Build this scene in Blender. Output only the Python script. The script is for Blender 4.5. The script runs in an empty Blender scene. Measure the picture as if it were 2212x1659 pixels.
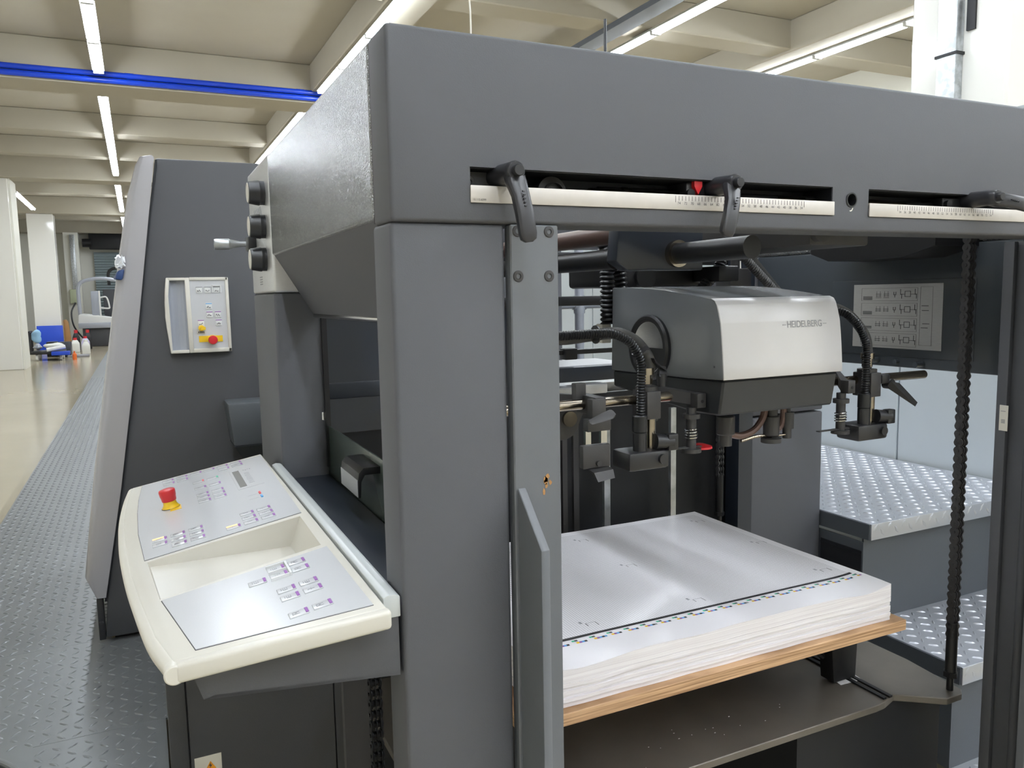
import bpy, bmesh, math, random
from mathutils import Vector as V, Matrix as M
random.seed(7)
SC = bpy.context.scene
COL = SC.collection
PI = math.pi

# ------------------------------------------------------------------ materials
def lin(c):
    return tuple(((x/255)/12.92 if x/255 <= .04045 else ((x/255+.055)/1.055)**2.4) for x in c)

def mat(name, rgb, rough=.5, metal=0., bump=None, var=None, spec=.5, emit=None, coat=0., crough=.16, cior=1.5):
    m = bpy.data.materials.new(name); m.use_nodes = True
    nt = m.node_tree; b = nt.nodes['Principled BSDF']
    c = lin(rgb)
    b.inputs['Base Color'].default_value = (*c, 1)
    b.inputs['Roughness'].default_value = rough
    b.inputs['Metallic'].default_value = metal
    b.inputs['Specular IOR Level'].default_value = spec
    if coat: b.inputs['Coat Weight'].default_value = coat; b.inputs['Coat Roughness'].default_value = crough; b.inputs['Coat IOR'].default_value = cior
    if emit:
        b.inputs['Emission Color'].default_value = (*emit[0], 1); b.inputs['Emission Strength'].default_value = emit[1]
    geo = nt.nodes.new('ShaderNodeTexCoord')
    if bump:
        n = nt.nodes.new('ShaderNodeTexNoise'); n.inputs['Scale'].default_value = bump[0]; n.inputs['Detail'].default_value = 1.5
        bp = nt.nodes.new('ShaderNodeBump'); bp.inputs['Strength'].default_value = bump[1]; bp.inputs['Distance'].default_value = bump[2]
        nt.links.new(geo.outputs['Object'], n.inputs['Vector']); nt.links.new(n.outputs['Fac'], bp.inputs['Height'])
        nt.links.new(bp.outputs['Normal'], b.inputs['Normal']); nt.links.new(bp.outputs['Normal'], b.inputs['Coat Normal'])
    if var:   # (scale, colour 2, amount, stretch)
        mp = nt.nodes.new('ShaderNodeMapping'); mp.inputs['Scale'].default_value = var[3] if len(var) > 3 else (1, 1, 1)
        n2 = nt.nodes.new('ShaderNodeTexNoise'); n2.inputs['Scale'].default_value = var[0]; n2.inputs['Detail'].default_value = 5
        rp = nt.nodes.new('ShaderNodeValToRGB'); rp.color_ramp.elements[0].position = .5-var[2]; rp.color_ramp.elements[1].position = .5+var[2]
        rp.color_ramp.elements[0].color = (*c, 1); rp.color_ramp.elements[1].color = (*lin(var[1]), 1)
        nt.links.new(geo.outputs['Object'], mp.inputs['Vector']); nt.links.new(mp.outputs['Vector'], n2.inputs['Vector'])
        nt.links.new(n2.outputs['Fac'], rp.inputs['Fac']); nt.links.new(rp.outputs['Color'], b.inputs['Base Color'])
    return m

MT = {}
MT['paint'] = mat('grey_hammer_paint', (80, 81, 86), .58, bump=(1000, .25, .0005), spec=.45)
MT['paint_side'] = mat('grey_hammer_paint_coarse_lit', (112, 115, 118), .24, metal=.2, bump=(430, 1., .0055), spec=1., coat=1., crough=.1, cior=1.75)  # same grey paint; lamp reflections on the side covers put into a lighter base
MT['paint_dark'] = mat('charcoal_paint', (62, 63, 67), .5, bump=(600, .25, .0008))
MT['paint_mid'] = mat('slate_paint', (78, 82, 87), .5, bump=(520, .25, .001))
MT['guide'] = mat('light_grey_paint', (103, 106, 111), .45, bump=(900, .12, .0005), var=(9, (97, 100, 104), .3))
MT['silver'] = mat('silver_paint', (212, 210, 211), .32, .12, bump=(900, .08, .0004))
MT['guard_silver'] = mat('guard_silver_paint', (164, 162, 168), .24, .3, bump=(900, .08, .0004))
MT['inkblack'] = mat('black_ink', (22, 20, 24), .5)
MT['brushed'] = mat('brushed_aluminium', (205, 205, 206), .38, .75, var=(60, (190, 190, 192), .35, (1, 1, 14)))
MT['ruler'] = mat('engraved_aluminium', (214, 208, 202), .45, .35, var=(40, (200, 195, 190), .4))
MT['steel'] = mat('polished_steel', (175, 165, 150), .22, 1., var=(30, (140, 130, 118), .3))
MT['chrome'] = mat('chrome', (205, 205, 205), .12, 1.)
MT['black'] = mat('black_plastic', (34, 34, 37), .36, bump=(900, .15, .0004))
MT['lever'] = mat('black_lever_plastic', (44, 44, 48), .3)
MT['blacksteel'] = mat('blackened_steel', (38, 38, 40), .42, .5)
MT['castiron'] = mat('dark_cast_metal', (62, 61, 62), .5, .3, bump=(500, .2, .0006))
MT['rubber'] = mat('black_rubber', (22, 23, 26), .35)
MT['hose'] = mat('dusty_hose', (66, 65, 63), .6, var=(60, (42, 42, 42), .2))
MT['navy'] = mat('dark_navy_sheet', (38, 43, 52), .32, bump=(600, .1, .0005))
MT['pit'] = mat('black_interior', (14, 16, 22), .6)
MT['teal'] = mat('smoked_guard', (78, 88, 84), .22)
MT['cream'] = mat('off_white_plastic', (218, 215, 207), .34, var=(5, (212, 207, 195), .3), bump=(700, .06, .0004))
MT['keypad'] = mat('white_foil', (203, 204, 207), .24, bump=(450, .12, .0004))
MT['button'] = mat('white_button_foil', (226, 227, 226), .3)
MT['ink'] = mat('dark_ink', (58, 58, 62), .6)
MT['inkgrey'] = mat('grey_ink', (140, 140, 145), .6)
MT['icon'] = mat('pale_icon_ink', (150, 150, 154), .5)
MT['strip'] = mat('pale_grey_strip', (196, 200, 200), .3)
MT['headgrey'] = mat('head_grey_paint', (112, 115, 118), .26, bump=(900, .08, .0004))
MT['inner'] = mat('dark_slate_gloss', (64, 69, 75), .3, bump=(300, .1, .0006))
MT['lowhead'] = mat('dark_moulding', (42, 44, 47), .45)
MT['purple'] = mat('purple_ink', (140, 84, 160), .5)
MT['red'] = mat('red_plastic', (196, 38, 44), .35)
MT['redink'] = mat('red_ink', (222, 80, 84), .5)
MT['green'] = mat('green_ink', (70, 178, 142), .5)
MT['blueink'] = mat('light_blue_ink', (96, 168, 222), .5)
MT['yellow'] = mat('yellow_plastic', (238, 196, 36), .4)
MT['lcd'] = mat('lcd_glass', (128, 128, 126), .25)
MT['amber'] = mat('amber_lamp', (255, 190, 110), .4, emit=((1., .55, .2), 1.2))
MT['wood'] = mat('plywood_edge', (208, 170, 132), .65, var=(14, (150, 114, 80), .14, (.5, 1, 26)))
MT['woodtop'] = mat('plywood_face', (226, 178, 136), .6, var=(10, (214, 164, 120), .3, (1, 8, 1)))
MT['paper'] = mat('paper_edge', (246, 243, 245), .75, var=(20, (226, 220, 224), .12, (.12, .12, 60)))
MT['scrap'] = mat('paper_scrap', (235, 233, 236), .7)
MT['plate'] = mat('oiled_steel', (112, 106, 98), .4, .3, var=(7, (90, 85, 78), .25))
MT['tread'] = mat('painted_tread', (120, 123, 125), .36, .35, var=(3, (110, 113, 115), .3))
MT['tread_bright'] = mat('bright_tread', (184, 187, 194), .32, .5)
MT['cabwhite'] = mat('pale_blue_grey_paint', (198, 205, 210), .5)
MT['rail'] = mat('grey_rail_paint', (170, 174, 184), .4, .2)
MT['slab'] = mat('painted_ceiling', (172, 166, 151), .9, var=(1.2, (165, 158, 143), .3))
MT['wall'] = mat('painted_wall', (226, 224, 214), .8)
MT['tile'] = mat('glossy_tile', (228, 226, 220), .1)
MT['lampwhite'] = mat('lamp_white', (228, 228, 226), .5)
MT['tube'] = mat('tube_glow', (255, 255, 255), .5, emit=((.89, .96, 1.04), 50.))
MT['blue'] = mat('blue_pipe', (20, 62, 190), .25)
MT['galv'] = mat('galvanised', (168, 172, 174), .35, .8, var=(25, (196, 200, 204), .1))
MT['wire'] = mat('white_wire', (205, 200, 190), .6)
MT['shutter'] = mat('shutter_slats', (140, 152, 154), .5)
MT['boardblue'] = mat('blue_board', (24, 70, 196), .45)
MT['cloth'] = mat('pale_blue_cloth', (150, 190, 220), .9)
MT['jug'] = mat('milky_plastic', (226, 226, 220), .4)
MT['lilac'] = mat('lilac_plastic', (196, 190, 220), .4)
MT['orange'] = mat('orange_plastic', (226, 110, 40), .4)
MT['brown'] = mat('brown_board', (168, 124, 76), .6)
MT['greenbox'] = mat('beige_green_box', (176, 182, 150), .5)
MT['dustcloth'] = mat('off_white_cloth', (222, 222, 214), .9)
MT['bluetape'] = mat('dark_blue_tape', (36, 62, 110), .5)
MT['film'] = mat('clear_film', (222, 224, 228), .15, .3)
MT['label'] = mat('label_white', (226, 222, 212), .5)
MT['warn'] = mat('warning_orange', (240, 160, 30), .5)
MT['copper'] = mat('copper_hose', (96, 74, 67), .4, .2)
MT['brass'] = mat('brass', (200, 170, 110), .3, .9)

def floor_mat():
    m = mat('polished_concrete', (184, 173, 149), .16, var=(.9, (168, 157, 133), .35))
    return m
MT['floor'] = floor_mat()

def sheet_mat():      # printed proof sheet: fine grid beyond the bar
    m = bpy.data.materials.new('printed_sheet'); m.use_nodes = True
    nt = m.node_tree; b = nt.nodes['Principled BSDF']; b.inputs['Roughness'].default_value = .2
    b.inputs['Specular IOR Level'].default_value = .5
    tc = nt.nodes.new('ShaderNodeTexCoord'); sp = nt.nodes.new('ShaderNodeSeparateXYZ'); nt.links.new(tc.outputs['Object'], sp.inputs[0])
    def mth(op, a, c=None, d=None):
        n = nt.nodes.new('ShaderNodeMath'); n.operation = op
        for i, q in enumerate((a, c, d)):
            if q is None: continue
            if isinstance(q, (int, float)): n.inputs[i].default_value = q
            else: nt.links.new(q, n.inputs[i])
        return n.outputs[0]
    def line(o, p, w):
        return mth('LESS_THAN', mth('FRACT', mth('DIVIDE', mth('ADD', o, 10.), p)), w)
    g = mth('MAXIMUM', line(sp.outputs['X'], .0046, .11), line(sp.outputs['Y'], .0046, .11))
    inside = mth('MULTIPLY', mth('GREATER_THAN', sp.outputs['Y'], SHEET_GRID[0]), mth('LESS_THAN', mth('ABSOLUTE', mth('SUBTRACT', sp.outputs['X'], .0)), .315))
    inside = mth('MULTIPLY', inside, mth('LESS_THAN', sp.outputs['Y'], SHEET_GRID[1]))
    mx = nt.nodes.new('ShaderNodeMix'); mx.data_type = 'RGBA'
    mx.inputs['A'].default_value = (*lin((240, 237, 241)), 1); mx.inputs['B'].default_value = (*lin((150, 149, 152)), 1)
    nt.links.new(mth('MULTIPLY', g, inside), mx.inputs['Factor']); nt.links.new(mx.outputs['Result'], b.inputs['Base Color'])
    return m
SHEET_GRID = (.078, .545)      # in the sheet's own coordinates (origin at the front edge)
MT['sheet'] = sheet_mat()

# ------------------------------------------------------------------ mesh builder
def smooth_path(p, k=6):
    p = [V(q) for q in p]; out = []
    for i in range(len(p)-1):
        a = p[i-1] if i else p[0]*2-p[1]; b, c = p[i], p[i+1]; d = p[i+2] if i+2 < len(p) else c*2-b
        for j in range(k):
            t = j/k
            out.append(.5*((2*b)+(c-a)*t+(2*a-5*b+4*c-d)*t*t+(3*b-a-3*c+d)*t**3))
    out.append(p[-1]); return out

def frame(d):
    d = d.normalized(); a = V((0, 0, 1)) if abs(d.z) < .9 else V((1, 0, 0))
    u = d.cross(a).normalized(); return u, d.cross(u).normalized()

class G:
    def __init__(s): s.bm = bmesh.new(); s.mi = 0
    def m(s, i): s.mi = i; return s
    def _add(s, t, bev=0, seg=2):
        if bev: bmesh.ops.bevel(t, geom=[e for e in t.edges], offset=bev, segments=seg, profile=.5, affect='EDGES', clamp_overlap=True)
        for f in t.faces: f.material_index = s.mi
        me = bpy.data.meshes.new('tmp'); t.to_mesh(me); t.free(); s.bm.from_mesh(me); bpy.data.meshes.remove(me); return s
    def box(s, x0, x1, y0, y1, z0, z1, bev=0, seg=2, rot=None):
        t = bmesh.new(); bmesh.ops.create_cube(t, size=1)
        c = V(((x0+x1)/2, (y0+y1)/2, (z0+z1)/2)); d = (x1-x0, y1-y0, z1-z0)
        for v in t.verts: v.co = V((v.co.x*d[0], v.co.y*d[1], v.co.z*d[2]))
        if bev: bmesh.ops.bevel(t, geom=list(t.edges), offset=bev, segments=seg, profile=.5, affect='EDGES', clamp_overlap=True); bev = 0
        for v in t.verts: v.co = (rot @ v.co if rot else v.co) + c
        return s._add(t)
    def lathe(s, prof, p0, d, n=24, cap=True):
        d = V(d).normalized(); u, w = frame(d); p0 = V(p0); t = bmesh.new(); rings = []
        for r, h in prof:
            rings.append([t.verts.new(p0+d*h+(u*math.cos(2*PI*k/n)+w*math.sin(2*PI*k/n))*r) for k in range(n)] if r > 1e-6 else [t.verts.new(p0+d*h)])
        for a, b in zip(rings, rings[1:]):
            for k in range(n):
                k2 = (k+1) % n
                if len(a) == 1 and len(b) == 1: continue
                if len(a) == 1: t.faces.new((a[0], b[k], b[k2]))
                elif len(b) == 1: t.faces.new((a[k2], a[k], b[0]))
                else: t.faces.new((a[k2], a[k], b[k], b[k2]))
        if cap:
            for q in (rings[0], rings[-1]):
                if len(q) > 1: t.faces.new(q)
        bmesh.ops.recalc_face_normals(t, faces=t.faces)
        return s._add(t)
    def cyl(s, p0, p1, r, r1=None, n=20, ch=0):
        p0, p1 = V(p0), V(p1); L = (p1-p0).length; r1 = r if r1 is None else r1
        pr = [(r, 0), (r1, L)] if not ch else [(r-ch, 0), (r, ch), (r1, L-ch), (r1-ch, L)]
        return s.lathe(pr, p0, p1-p0, n)
    def tube(s, path, r, n=10, k=6, rfun=None, smooth=True):
        p = smooth_path(path, k) if smooth else [V(q) for q in path]
        t = bmesh.new(); prev = None; u = None
        for i, q in enumerate(p):
            d = (p[min(i+1, len(p)-1)]-p[max(i-1, 0)]).normalized()
            if u is None: u, w = frame(d)
            else:
                u = (u-d*u.dot(d)).normalized(); w = d.cross(u)
            rr = rfun(i) if rfun else r
            ring = [t.verts.new(q+(u*math.cos(2*PI*j/n)+w*math.sin(2*PI*j/n))*rr) for j in range(n)]
            if prev:
                for j in range(n): t.faces.new((prev[j], prev[(j+1) % n], ring[(j+1) % n], ring[j]))
            else: t.faces.new(ring)
            prev = ring
        t.faces.new(prev); bmesh.ops.recalc_face_normals(t, faces=t.faces)
        return s._add(t)
    def corr(s, path, r, amp, pitch, n=14):
        p = smooth_path(path, 24); L = [0]
        for a, b in zip(p, p[1:]): L.append(L[-1]+(b-a).length)
        q = []; rad = []; st = pitch/4; x = 0; i = 0
        while x < L[-1]:
            while i < len(L)-2 and L[i+1] < x: i += 1
            f = (x-L[i])/max(1e-9, L[i+1]-L[i]); q.append(p[i].lerp(p[i+1], f)); rad.append(r+amp*(1, .4, -1, .4)[len(q) % 4]); x += st
        return s.tube(q, r, n, smooth=False, rfun=lambda i: rad[i])
    def prism(s, pts, axis, a0, a1, bev=0, seg=2):
        f = {'x': lambda p, a: (a, p[0], p[1]), 'y': lambda p, a: (p[0], a, p[1]), 'z': lambda p, a: (p[0], p[1], a)}[axis]
        t = bmesh.new(); A = [t.verts.new(f(p, a0)) for p in pts]; B = [t.verts.new(f(p, a1)) for p in pts]
        t.faces.new(A); t.faces.new(B[::-1]); n = len(pts)
        for i in range(n): t.faces.new((A[i], B[i], B[(i+1) % n], A[(i+1) % n]))
        bmesh.ops.recalc_face_normals(t, faces=t.faces)
        return s._add(t, bev, seg)
    def poly(s, pts):
        t = bmesh.new(); t.faces.new([t.verts.new(p) for p in pts]); return s._add(t)
    def hull(s, pts, bev=0):
        t = bmesh.new()
        for p in pts: t.verts.new(p)
        bmesh.ops.convex_hull(t, input=list(t.verts)); bmesh.ops.dissolve_limit(t, angle_limit=.02, verts=t.verts, edges=t.edges)
        bmesh.ops.recalc_face_normals(t, faces=t.faces); return s._add(t, bev)
    def loft(s, secs):            # closed sections of equal count
        t = bmesh.new(); R = [[t.verts.new(p) for p in q] for q in secs]
        for a, b in zip(R, R[1:]):
            n = len(a)
            for i in range(n): t.faces.new((a[i], a[(i+1) % n], b[(i+1) % n], b[i]))
        t.faces.new(R[0]); t.faces.new(R[-1]); bmesh.ops.recalc_face_normals(t, faces=t.faces); return s._add(t)
    def text(s, txt, size, mx, align='CENTER', bold=0.):
        cu = bpy.data.curves.new('t', 'FONT'); cu.body = txt; cu.size = size; cu.align_x = align; cu.align_y = 'CENTER'; cu.offset = bold
        o = bpy.data.objects.new('t', cu); COL.objects.link(o)
        dg = bpy.context.evaluated_depsgraph_get(); dg.update()
        me = bpy.data.meshes.new_from_object(o.evaluated_get(dg)); me.transform(mx)
        t = bmesh.new(); t.from_mesh(me); bpy.data.meshes.remove(me); bpy.data.objects.remove(o); bpy.data.curves.remove(cu)
        return s._add(t)
    def mesh(s, name):
        me = bpy.data.meshes.new(name); s.bm.to_mesh(me); s.bm.free(); return me

WPOS = {}
def setprops(o, label=None, cat=None, group=None, kind=None):
    for k, v in (('label', label), ('category', cat), ('group', group), ('kind', kind)):
        if v: o[k] = v
    return o
def empty(name, loc, label, cat, group=None):
    o = bpy.data.objects.new(name, None); o.empty_display_size = .05; COL.objects.link(o); o.location = loc; WPOS[o.name] = V(loc)
    return setprops(o, label, cat, group)
def put(name, g, mats, parent=None, label=None, cat=None, group=None, kind=None, ang=35, origin=None):
    me = g.mesh(name); c = V(origin) if origin is not None else None
    if c is None:
        xs = [v.co for v in me.vertices]
        c = V(((min(v.x for v in xs)+max(v.x for v in xs))/2, (min(v.y for v in xs)+max(v.y for v in xs))/2, min(v.z for v in xs)))
    me.transform(M.Translation(-c))
    for k in (mats if isinstance(mats, (list, tuple)) else [mats]): me.materials.append(MT[k])
    me.polygons.foreach_set('use_smooth', [True]*len(me.polygons)); me.set_sharp_from_angle(angle=math.radians(ang))
    o = bpy.data.objects.new(name, me); COL.objects.link(o)
    if parent:
        o.parent = parent; o.location = c-WPOS[parent.name]
    else: o.location = c
    WPOS[o.name] = c
    return setprops(o, label, cat, group, kind)
def dup(o, delta, label=None, parent=None, **kw):
    c = o.copy(); COL.objects.link(c)
    if parent: c.parent = parent
    else: c.location = o.location+V(delta)
    WPOS[c.name] = WPOS[o.name]+V(delta)
    if label: c['label'] = label
    for ch in list(o.children): dup(ch, delta, None, c)
    return c
def struct(name, g, mats, **k): return put(name, g, mats, kind='structure', **k)

FLOOR = -1.40
PLAT = -1.10
# ------------------------------------------------------------------ the hall
X0, X1, Y0, Y1, ZC = -4.2, 9.6, -7.5, 34.6, 3.2
struct('floor', G().box(X0, X1, Y0, Y1, FLOOR-.1, FLOOR), 'floor')
struct('ceiling', G().box(X0, X1, Y0, Y1, ZC, ZC+.1), 'slab')
struct('wall_far', G().box(X0, X1, Y1, Y1+.1, FLOOR, ZC), 'wall')
struct('wall_near', G().box(X0, X1, Y0-.1, Y0, FLOOR, ZC), 'wall')
struct('wall_walkway', G().box(X0-.1, X0, Y0, Y1, FLOOR, ZC), 'wall')
struct('wall_drive', G().box(X1, X1+.1, Y0, Y1, FLOOR, ZC), 'wall')
n = 0
def trim(g, mt='slab'):
    global n
    n += 1
    return struct('trim_%d' % n, g, mt)
for y0, y1, zb in ((-5.2, -4.6, 2.69), (2.2, 2.8, 2.69), (10.49, 11.12, 2.69), (19.1, 19.75, 2.69), (26.6, 27.2, 2.69), (33.7, 34.4, 2.69)):
    trim(G().box(X0, X1, y0, y1, zb, ZC, .012, 1))
for y0, y1 in ((-1.2, -.85), (6.6, 6.95), (14.55, 14.95), (17.0, 17.3), (23.1, 23.5), (30.2, 30.6)):
    trim(G().box(X0, X1, y0, y1, 2.86, ZC, .012, 1))
for x0, x1 in ((2.1, 2.56), (7.0, 7.4)):
    trim(G().box(x0, x1, Y0, Y1, 2.83, ZC, .012, 1))
# tiled pillars on the walkway side and beside the press
def pillar(k, x0, x1, y0, y1, zt=2.69):
    struct('trim_%d' % k, G().box(x0, x1, y0, y1, FLOOR, zt, .012, 1), 'tile')
pillar(41, -3.3, -2.58, 19.25, 19.95)
pillar(42, -3.05, -2.36, 26.7, 27.3)
pillar(43, -3.2, -2.5, 10.6, 11.1) if False else None
pillar(44, 4.05, 4.65, 2.01, 2.61)
trim(G().box(-2.58, -2.54, 19.3, 20.2, FLOOR, 2.69), 'wall')
# wall pier, shutter opening at the far end
struct('trim_51', G().box(-2.62, -2.12, 33.6, 34.3, FLOOR, 2.69), 'wall')
g = G()
for i in range(34): g.prism([(34.42, -1.4+i*.1), (34.36, -1.35+i*.1), (34.42, -1.3+i*.1)], 'x', -1.66, 1.6)
struct('door_1', g, 'shutter')
struct('trim_52', G().box(-1.78, 1.7, 33.95, 34.35, 2.1, 2.69, .02).cyl((-2.0, 33.9, 2.32), (-1.7, 33.9, 2.32), .16), 'blacksteel')  # housing of the roller shutter, with its round drum end

# ------------------------------------------------------------------ ceiling lights
def fixture(loc):
    x, y, z = loc
    t = empty('ceiling_light', (x, y, z), 'x', 'ceiling light', 'twin tube fluorescent lights in rows')
    put('channel', G().prism([(x-.02, z+.05), (x+.02, z+.05), (x+.064, z+.008), (x+.064, z+.002), (x-.064, z+.002), (x-.064, z+.008)], 'y', y, y+1.22), 'lampwhite', t)
    for s in (-1, 1):
        put('tube', G().cyl((x+s*.034, y+.012, z-.015), (x+s*.034, y+1.208, z-.015), .0135, n=8), 'tube', t)
    for a, b in ((0, .012), (1.208, 1.22)): put('end_cap', G().box(x-.055, x+.055, y+a, y+b, z-.032, z+.004), 'lampwhite', t)
    return t
ORD = 'first second third fourth fifth sixth seventh eighth ninth tenth eleventh twelfth thirteenth fourteenth fifteenth sixteenth seventeenth eighteenth nineteenth twentieth'.split()
proto = None
ROWS = ((-.485, 'over the walkway'), (2.2, 'under the long ceiling beam'), (5.0, 'beside the dark cable tray'), (7.36, 'by the tall pillar'))
for rx, rname in ROWS:
    segs = []
    y = 10.30
    while y > -6.6:
        y -= 1.25
        segs.append(y)
    seg2 = [11.35+i*1.25 for i in range(6)]+[20.2+i*1.25 for i in range(5)]+[27.5+i*1.25 for i in range(4)]
    for side, ys in (('in front of', segs), ('beyond', seg2)):
        for i, yy in enumerate(ys):
            if rx > 3 and yy > 16: continue
            if rx > 4.9 and side == 'beyond' and i > 2: continue
            lab = 'lit ceiling light %s, %s %s the blue pipes' % (rname, ORD[i], side)
            if proto is None:
                proto = fixture((rx, yy, 2.80)); f = proto
            else: f = dup(proto, V((rx, yy, 2.80))-WPOS[proto.name])
            f['label'] = lab
for i in range(4):  # extra unseen lamps, added to brighten the front of the paper pile
    f = dup(proto, V((.86, -6.6+1.25*i, 2.80))-WPOS[proto.name], 'added unseen lamp over the open floor facing the feeder front, %s from the near wall' % ORD[i])
# lower fixture that shows beside the tiled pillars
for i, q in enumerate(('nearest', 'middle', 'farthest')):
    f = dup(proto, V((-2.66, 21.0+1.25*i, 2.62))-WPOS[proto.name], '%s of three ceiling lights between the two white tiled pillars' % q)
for k, (dz, lab) in enumerate(((.115, 'upper of two blue pipes along the ceiling beam'), (.04, 'lower of two blue pipes along the ceiling beam'))):
    g = G().cyl((X0+.02, 10.4553, 2.70+dz), (X1-.02, 10.4553, 2.70+dz), .0345, n=16)
    for i in range(6): g.cyl((-2.3+k*.5+i*2.1, 10.4553, 2.7+dz), (-2.2+k*.5+i*2.1, 10.4553, 2.7+dz), .0372, n=16)
    put('water_pipe', g, 'blue', label=lab, cat='pipe', group='blue pipes along the ceiling beam')
# conduit on the tall pillar, hanging wires
g = G().box(3.985, 4.05, 2.27, 2.39, FLOOR, 2.6, .006)
g.m(1).box(3.98, 4.05, 2.262, 2.398, 1.30, 1.315).box(4.035, 4.05, 2.20, 2.25, 1.42, 1.6)
put('cable_trunking', g, ['galv', 'blacksteel'], label='galvanised cable trunking strapped to the tall tiled pillar', cat='trunking')
put('hanging_wire', G().tube([(1.95, 4.6, 3.2), (1.96, 4.6, 2.6), (2.02, 4.58, 2.0), (2.0, 4.6, 1.3)], .006, 6), 'wire', label='thin white wire hanging from the ceiling above the feeder top edge', cat='wire')
put('hanging_wire', G().tube([(7.5, 5.6, 3.2), (7.47, 5.6, 2.95), (7.55, 5.6, 2.84)], .006, 6), 'blacksteel', label='thin black wire loop holding the lamp row by the pillar', cat='wire')
put('hanging_rod', G().cyl((3.15, 4.6, 1.2), (3.15, 4.6, 2.1), .012, n=8), 'blacksteel', label='short dark rod standing up behind the feeder top', cat='rod')
put('cable_tray', G().box(4.5, 4.72, 2.795, 10.40, 2.80, 2.81).box(4.5, 4.515, 2.795, 10.40, 2.81, 2.86).box(4.705, 4.72, 2.795, 10.40, 2.81, 2.86), 'paint_mid', label='dark grey cable tray running beside the lamps behind the feeder', cat='cable tray')

# ------------------------------------------------------------------ tread plates
def tread(g, x0, x1, y0, y1, z, pitch, ln, wd, h, th=.006, clip=None):
    g.box(x0, x1, y0, y1, z-th, z)
    vs, fs = [], []
    nx, ny = int((x1-x0)/pitch), int((y1-y0)/pitch)
    for i in range(nx):
        for j in range(ny):
            cx_, cy_ = x0+(i+.5)*pitch, y0+(j+.5)*pitch
            if clip and not clip(cx_, cy_): continue
            a = PI/4 if (i+j) % 2 else -PI/4
            ca, sa = math.cos(a), math.sin(a); b = len(vs)
            for u, w, hh in ((-.5, 0, 0), (-.2, -.42, 0), (.2, -.42, 0), (.5, 0, 0), (.2, .42, 0), (-.2, .42, 0), (-.28, 0, 1), (.28, 0, 1)):
                uu, ww = u*ln, w*wd
                vs.append((cx_+uu*ca-ww*sa, cy_+uu*sa+ww*ca, z+hh*h))
            fs += [(b+1, b+2, b+7, b+6), (b+4, b+5, b+6, b+7), (b, b+1, b+6), (b+2, b+3, b+7), (b+3, b+4, b+7), (b+5, b, b+6)]
    me = bpy.data.meshes.new('tmp'); me.from_pydata(vs, [], fs); t = bmesh.new(); t.from_mesh(me); bpy.data.meshes.remove(me)
    return g._add(t)
wt = empty('walkway_platform', (-.3, 6, FLOOR), 'long grey diamond-tread walkway running along the press', 'walkway')
def walk(x0, x1, y0, y1, nm='tread_plate'):
    g = G(); tread(g, x0, x1, y0, y1, PLAT, .036, .032, .0105, .0026); put(nm, g, 'tread', wt, ang=75)
walk(-.94, -.39, 2.032, 12.5)
walk(-.94, -.005, 1.40, 2.031)
walk(-.55, -.245, .3, 1.399)
put('tread_plate', G().box(-.94, -.39, 12.5, 21, PLAT-.006, PLAT), 'tread', wt)
put('corner_plate', G().prism([(-.63, 1.4), (-.55, 1.285), (-.55, 1.4)], 'z', PLAT-.006, PLAT), 'tread', wt)
put('rolled_edge', G().tube([(-.94, 1.405, PLAT-.006), (-.70, 1.404, PLAT-.006), (-.632, 1.39, PLAT-.006), (-.566, 1.30, PLAT-.006), (-.552, 1.24, PLAT-.006), (-.55, .9, PLAT-.006), (-.55, .3, PLAT-.006)], .0075, 10), 'tread', wt)
put('skirt', G().box(-.94, -.93, 1.40, 21, FLOOR, PLAT-.006).box(-.94, -.62, 1.40, 1.41, FLOOR, PLAT-.006).prism([(-.632, 1.40), (-.552, 1.285), (-.552, 1.30), (-.62, 1.40)], 'z', FLOOR, PLAT-.006).box(-.55, -.54, .3, 1.29, FLOOR, PLAT-.006), 'paint_mid', wt)

# ------------------------------------------------------------------ printing unit (tower) beside the feeder
tw = empty('printing_unit', (.4, 2.6, PLAT), 'tall charcoal press unit with a sloping silver guard edge, standing on the walkway', 'printing press')
put('side_panel', G().prism([(-.160, .456), (1.2, .456), (1.2, -1.085), (-.405, -1.085), (-.392, -.95)], 'y', 2.0, 2.9, .006), 'paint_dark', tw)
put('plinth', G().box(-.38, 1.2, 2.04, 2.9, FLOOR, -1.085), 'black', tw)
ins = [(-.165, .455), (-.199, .226), (-.265, -.215), (-.327, -.588), (-.395, -.944)]
out = [(-.425, -.944), (-.452, -.876), (-.409, -.578), (-.360, -.284), (-.288, .138), (-.249, .339), (-.222, .43), (-.208, .457), (-.175, .462)]
g = G()
full = ins+out; N_ = len(full)
def inner_x(z): 
    for (xa, za), (xb, zb) in zip(ins, ins[1:]):
        if zb <= z <= za: return xa+(xb-xa)*(z-za)/(zb-za)
    return ins[0][0] if z > ins[0][1] else ins[-1][0]
secs = []
for yy, f_ in ((1.984, .34), (1.985, .22), (1.990, .11), (2.0, .035), (2.02, 0), (2.9, 0)):
    secs.append([(x, yy, z) if i < len(ins) else (x+(inner_x(z)-x)*f_, yy, z) for i, (x, z) in enumerate(full)])
g.loft(secs)
put('front_guard', g, 'guard_silver', tw, 'curved silver guard edge of the press unit', ang=50)
put('guard_gap', G().prism([(-.163, .45), (-.2, .226), (-.266, -.215), (-.328, -.588), (-.4, -.96), (-.394, -.96), (-.322, -.588), (-.260, -.215), (-.194, .226), (-.157, .45)], 'y', 1.992, 2.0), 'pit', tw)
put('hinge_rail', G().box(-.424, -.404, 2.0, 2.03, -1.09, -.95, .003).cyl((-.414, 1.99, -1.03), (-.414, 2.0, -1.03), .006), 'black', tw)
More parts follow.
